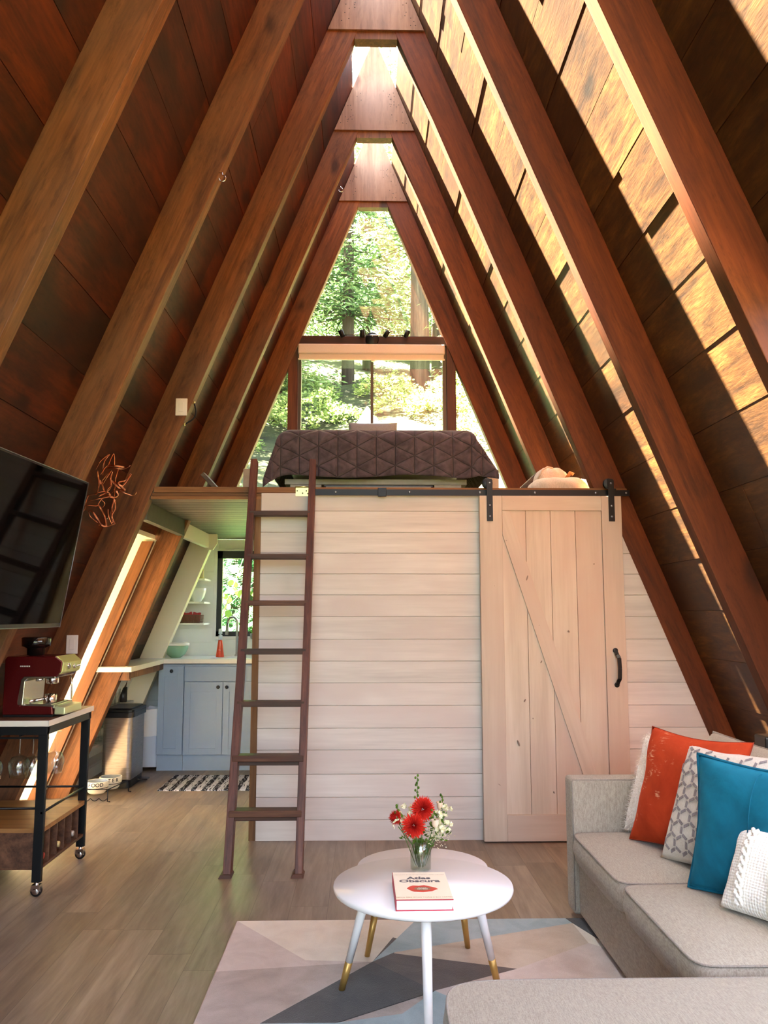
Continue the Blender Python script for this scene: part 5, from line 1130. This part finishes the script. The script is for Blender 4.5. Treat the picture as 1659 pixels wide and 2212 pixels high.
LF={'dark':leafmat('conifer_dark','#31482f','#68825a',.5),'mid':leafmat('conifer_mid','#4d6640','#94a873',.5),'lime':leafmat('bright_leaves','#4f6133','#85945a',.45),'fern':leafmat('fern_green','#244a2e','#5c8a5e',.4)}
bark=wood('tree_bark','#221b17','#3d332c','#5c5047','z',.9,10,.8,.02,board=.2)
def quadleaf(b,p,d,L,w,r):
    d=Vector(d).normalized(); s=d.orthogonal(); s.rotate(Matrix.Rotation(R.uniform(0,PI),3,d)); s=s.normalized()*w
    p=Vector(p); b.add([p-s*.2,p+d*L*.5-s,p+d*L,p+d*L*.5+s],[(0,1,2,3)],0,r)
def conifer_parts(h,r,z0,mat,nb,dens,seed,spread):
    q=random.Random(seed); tb=MB()
    tb.tube([(0,0,-.8),(0,0,h*.3),(q.uniform(-.1,.1),0,h*.7),(0,0,h)],[r*1.15,r*.9,r*.5,.03],12); t_=tb
    fb=MB()
    for k in range(nb):
        f=(k/nb)**1.45; z=z0+(h-z0)*f; a=k*2.399+q.uniform(-.3,.3); L=spread*(1-f)**.7*q.uniform(.6,1.1)+.3
        n=max(3,int(L*dens))
        for j in range(n):
            t=(j+q.random())/n; rr=L*t; sag=-.28*rr*rr/max(L,.5)+.1*rr
            p=(rr*math.cos(a)+q.gauss(0,.12+.12*t),rr*math.sin(a)+q.gauss(0,.12+.12*t),z+sag+q.gauss(0,.10))
            d=(math.cos(a)+q.gauss(0,.6),math.sin(a)+q.gauss(0,.6),q.uniform(-.8,.15))
            quadleaf(fb,p,d,q.uniform(.18,.42),q.uniform(.018,.045),q.random())
        tb.tube([(r*.3*math.cos(a),r*.3*math.sin(a),z),(L*.9*math.cos(a),L*.9*math.sin(a),z-.2*L)],[.014*(1-f)+.006,.004],4,0)
    return tb,fb
protos={}
SHADE_TREES=[(-8,21,1.),(-10.5,24,1.),(-9,28,1.1),(-12.5,20,1.),(-13,29,1.1),(-7.5,17.5,.8),(-11,34,1.1),(-15,25,1.1),(-6.8,25.5,.95),(-14,15,1.),(-4.2,18,.8),(-5.6,20.5,.9),(-4.6,22.8,.9),(-6.2,23.5,1.),(-5.2,16,.7),(-5.4,26,1.),(-7.2,20.5,.9)]  # unseen conifers added outside the view to shade the hillside
FAR=[(-3.6,44),(-.9,46),(1.9,45),(4.4,47),(.4,50),(-2.2,52),(3.2,52),(-5.6,50),(6.8,50),(2.6,38),(-1.9,36),(.9,35.5)]
for nm,(h,r,z0,mt,nb,dn,sp) in {'A':(15,.25,2.8,'mid',170,22,2.5),'B':(16,.20,2.3,'dark',180,20,2.2),'C':(11,.12,.6,'mid',140,26,1.8),'D':(17,.30,5.0,'mid',120,20,2.4)}.items():
    tb,fb=conifer_parts(h,r,z0,mt,nb,dn,ord(nm),sp); root=bpy.data.objects.new('conifer_tree',None); COL.objects.link(root)
    tb.build('trunk',bark,root); fb.build('foliage',LF[mt],root); protos[nm]=root
T_=[('A',-2.6,27,1.,'conifer with a thick trunk behind the edge post of the loft window'),('B',-.63,27,1.,'slender dark conifer just on the television side of the window mullion'),('D',1.72,26,1.,'tall thick bare trunked conifer on the sofa side of the window mullion'),('D',2.55,28.5,.8,'second bare trunked conifer close beside the thick one'),
 ('A',-3.6,32,1.05,'conifer beyond the television side edge of the loft window'),('C',-2.6,24,.8,'young bushy conifer in the television side loft pane'),('B',4.3,33,1.,'pale trunked conifer behind the sofa side loft pane'),('C',3.4,25,.75,'young bright conifer in the sofa side loft pane'),
 ('A',-5.8,28,1.,'conifer seen past the left triangle of the loft window'),('B',-1.1,38,1.1,'tall conifer deep in the forest behind the mullion'),('A',1.2,42,1.15,'tall conifer deep in the forest in the upper triangle'),('B',5.6,38,1.1,'tall conifer deep in the forest at the right'),
 ('A',-8.5,34,1.1,'conifer far beyond the left slope of the window'),('B',8.5,30,1.,'conifer far beyond the right slope of the window'),('C',6.2,24,.9,'young conifer beyond the right triangle of the window'),('B',-4.8,42,1.2,'far tall conifer behind the left pane')]
T_.append(('B',.02,31,.9,'slim conifer whose trunk stands behind the window mullion'))
T_+=[('ABDC'[k%4 if k%4!=3 else 0],x,y,sc_,'unseen conifer added to shade the hillside, left of the cabin') for k,(x,y,sc_) in enumerate(SHADE_TREES)]
T_+=[('C',x,y,1.0,'bushy conifer deep in the forest, seen between nearer trunks') for k,(x,y) in enumerate(FAR)]
first=set()
for k,(nm,x,y,sc_,lb) in enumerate(T_):
    if nm in first: o=copy_tree(protos[nm])
    else: o=protos[nm]; first.add(nm)
    o.location=(x,y,hz(x,y)-.1); o.rotation_euler=(0,0,R.uniform(0,6)); o.scale=(sc_,)*3; tag(o,lb,'tree','conifers behind the cabin')
def shrub(seed,rx_,rz_,n,L,mat):
    q=random.Random(seed); b=MB()
    for k in range(n):
        d=Vector((q.gauss(0,1),q.gauss(0,1),abs(q.gauss(0,1)))).normalized(); rr=q.uniform(.55,1.)**.5*(1+.15*math.sin(d.x*7)+.12*math.sin(d.z*9+d.y*5)); p=(d.x*rx_*rr,d.y*rx_*rr,d.z*rz_*rr)
        quadleaf(b,p,(d.x+q.gauss(0,.6),d.y+q.gauss(0,.6),d.z+q.gauss(0,.6)),L*q.uniform(.6,1.3),L*q.uniform(.25,.45),q.random())
    return b
sp=[]
for sd,mt in ((1,'lime'),(2,'lime'),(3,'mid')):
    o=shrub(sd,1.1,1.25,1500,.13,mt).build('shrub',LF[mt]); sp.append(o)
SH=[(0,-3.9,21.5,1.),(1,-2.6,20.8,.9),(0,-1.6,21.8,1.05),(1,-.7,21,.8),(0,1.0,21.4,.8),(1,1.9,20.6,.85),(0,2.9,21.5,1.1),(2,-5.0,20.2,1.2),(1,3.9,20.6,1.1),(0,-2.0,24,1.1),(1,.6,24.5,.9),(0,3.2,24,1.2),(2,4.9,22,1.3),(1,-6.3,22,1.3),(0,-3.2,18.6,.8),(1,2.6,18.2,.9),(2,-3.9,16.5,1.0),(1,5.6,19,1.2)]
nm_=['sunlit lime shrub on the slope behind the loft window']
used=set()
for k,(i,x,y,s_) in enumerate(SH):
    o=sp[i] if i not in used else sp[i].copy()
    if i in used: COL.objects.link(o)
    used.add(i); o.location=(x,y,hz(x,y)-.1); o.scale=(s_,s_,s_*.62); o.rotation_euler=(0,0,k*1.3)
    tag(o,'bushy green shrub on the wooded slope behind the loft window','shrub','shrubs on the wooded slope')
T=thing('white_tent','white pointed tent top beyond the shrubs behind the loft window','tent',(.02,19.2,5.3)); b=MB(); b.lathe([(.62,0),(.02,1.0)],(0.02,19.2,5.28),4,sm=False); b.build('canvas',plain('tent_canvas','#efeeea',.7),T)
# ferns and leafy sapling on the bank outside the kitchen window
def fern(seed):
    q=random.Random(seed); b=MB()
    for k in range(15):
        a=k*2*PI/15+q.uniform(-.2,.2); L=q.uniform(.55,.85); n=26
        for j in range(2,n):
            t=j/n; rr=L*t*.8; z=.75*L*math.sin(t*2.2)*.9; p=Vector((rr*math.cos(a),rr*math.sin(a),z)); dr=Vector((math.cos(a),math.sin(a),.4-t)).normalized(); sd=Vector((-math.sin(a),math.cos(a),0)); w_=.14*math.sin(PI*min(1,t*.9+.12))
            for s_ in (-1,1):
                d=(sd*s_+dr*.35).normalized(); c=d.cross(dr).normalized(); b.add([p,p+d*w_*.5+dr*.012,p+d*w_,p+d*w_*.5-dr*.012],[(0,1,2,3)],0,min(1,max(0,t*.6+q.uniform(0,.4))))
    return b
fp=[fern(s_).build('fern',LF['fern']) for s_ in (21,22,23)]; used=set(); q=random.Random(4)
FN=[(-1.35,9.25),(-1.9,9.3),(-2.25,9.7),(-1.6,9.65),(-1.15,9.7),(-2.0,10.1),(-1.5,10.1),(-1.0,10.15),(-2.4,10.5),(-1.8,10.6),(-1.3,10.6),(-.8,10.6),(-2.1,11.1),(-1.5,11.2),(-.9,9.35),(-2.7,9.9),(-1.7,11.8),(-2.5,11.7),(-1.1,11.4),(-2.1,12.4)]
for k,(x,y) in enumerate(FN):
    i=k%3; o=fp[i] if i not in used else fp[i].copy()
    if i in used: COL.objects.link(o)
    used.add(i); o.location=(x,y,hz(x,y)-.03); o.rotation_euler=(-.45,q.uniform(-.2,.2),q.uniform(0,6)); s_=q.uniform(.75,1.05); o.scale=(s_,)*3
    tag(o,'lush fern on the bank outside the kitchen window','fern','ferns outside the kitchen window')
T=thing('leafy_sapling','thin branched sapling with round yellow green leaves outside the kitchen window','shrub',(-1.5,9.0,.2))
b=MB(); br_=[((-1.75,8.95,0),(-1.62,8.95,1.35),(-1.2,8.95,1.75)),((-1.72,8.95,.9),(-1.45,8.92,1.6),(-1.25,8.92,2.2)),((-1.9,8.95,1.4),(-1.5,8.93,1.62),(-1.1,8.93,1.70)),((-.95,8.95,-.2),(-1.0,8.95,1.2),(-1.1,8.95,2.1))]
for p in br_: b.tube([Vector(x) for x in p],[.010,.006,.003],6)
b.build('branches',plain('pale_twig','#8f8f5a',.7),T)
b=MB(); ql=random.Random(6)
for p in br_:
    for k in range(15):
        t=ql.uniform(.25,1); i=0 if t<.5 else 1; f=(t*2)%1; c=Vector(p[i]).lerp(Vector(p[i+1]),f)+Vector((ql.uniform(-.09,.09),ql.uniform(-.05,.05),ql.uniform(-.09,.09))); n=9; r_=ql.uniform(.022,.042); u=Vector((1,ql.uniform(-.3,.3),ql.uniform(-.4,.4))).normalized(); w_=Vector((ql.uniform(-.4,.4),ql.uniform(-.3,.3),1)).normalized()
        vs=[c+u*r_*math.cos(2*PI*j/n)+w_*r_*(1.25 if j==7 else 1)*math.sin(2*PI*j/n) for j in range(n)]; b.add(vs,[tuple(range(n))],0,ql.random())
b.build('leaves',LF['lime'],T)
# ================================================================== LIGHT
W=bpy.data.worlds.new('World'); S.world=W; W.use_nodes=True; nt=W.node_tree; nt.nodes.clear()
sky=nt.nodes.new('ShaderNodeTexSky'); sky.sky_type='NISHITA'; sky.sun_disc=False; sky.sun_elevation=math.radians(64); sky.sun_rotation=math.radians(-73); sky.air_density=1.; sky.dust_density=2.5; sky.ozone_density=1.
hs=nt.nodes.new('ShaderNodeHueSaturation'); hs.inputs['Saturation'].default_value=SKYSAT; hs.inputs['Value'].default_value=1.
bg=nt.nodes.new('ShaderNodeBackground'); bg.inputs[1].default_value=SKY; wo=nt.nodes.new('ShaderNodeOutputWorld')
nt.links.new(sky.outputs[0],hs.inputs['Color']); nt.links.new(hs.outputs[0],bg.inputs[0]); nt.links.new(bg.outputs[0],wo.inputs[0])
sl_=bpy.data.lights.new('sun','SUN'); sl_.energy=SUN; sl_.color=(1,.86,.66); sl_.angle=math.radians(.53)
so_=bpy.data.objects.new('sun',sl_); COL.objects.link(so_); d=Vector(SUNDIR); so_.rotation_euler=d.to_track_quat('-Z','Y').to_euler(); so_.location=(-8,3,18)
def portal(name,loc,nrm,w,h):
    l=bpy.data.lights.new(name,'AREA'); l.shape='RECTANGLE'; l.size=w; l.size_y=h; l.cycles.is_portal=True
    o=bpy.data.objects.new(name,l); COL.objects.link(o); o.location=loc; o.rotation_euler=Vector(nrm).to_track_quat('-Z','Y').to_euler()
portal('portal_front',(XC,Y0-.1,2.6),(0,1,0),4.8,5.2)
portal('portal_loft',(XC,YG+.06,3.9),(0,-1,0),2.8,3.6)
portal('portal_kitchen',(-1.1,YK+.09,1.6),(0,-1,0),.85,.95)
portal('portal_bay',(-3.34,5.96,.985),(1,0,0),.68,1.27)
nR=Vector((-math.sin(TH),0,-math.cos(TH)))
for i,(ya,yb,za,zb) in enumerate(RW):
    c=(Vector((xs(za,1),(ya+yb)/2,za))+Vector((xs(zb,1),(ya+yb)/2,zb)))/2-nR*.07
    o=bpy.data.lights.new('portal_roof','AREA'); o.shape='RECTANGLE'; o.size=(zb-za)/math.sin(TH); o.size_y=(yb-ya); o.cycles.is_portal=True; q_=bpy.data.objects.new('portal_roof',o); COL.objects.link(q_); q_.location=c
    zz_=-nR; yv=Vector((0,1,0)); xv=yv.cross(zz_); q_.rotation_euler=Matrix((xv,yv,zz_)).transposed().to_euler()
portal('portal_ridge',(XC,3.1,6.45),(0,0,-1),.5,11.5)
# ================================================================== CAMERA
cd=bpy.data.cameras.new('camera'); co=bpy.data.objects.new('camera',cd); COL.objects.link(co); S.camera=co
cd.sensor_fit='HORIZONTAL'; cd.sensor_width=36.; cd.lens=1789./1659.*36.; cd.clip_start=.02; cd.clip_end=400
F=Vector((.02134162,.9922679,.12226592)); co.location=(0,0,EYE); co.rotation_euler=F.to_track_quat('-Z','Y').to_euler()
S.view_settings.view_transform='Standard'; S.view_settings.look='None'; S.view_settings.gamma=1.; S.view_settings.use_curve_mapping=False; S.view_settings.exposure=EXPO
S.cycles.use_denoising=True; S.cycles.max_bounces=12; S.cycles.diffuse_bounces=6; S.cycles.glossy_bounces=5; S.cycles.transmission_bounces=10; S.cycles.transparent_max_bounces=24; S.cycles.sample_clamp_indirect=8.; S.cycles.caustics_reflective=False; S.cycles.caustics_refractive=False
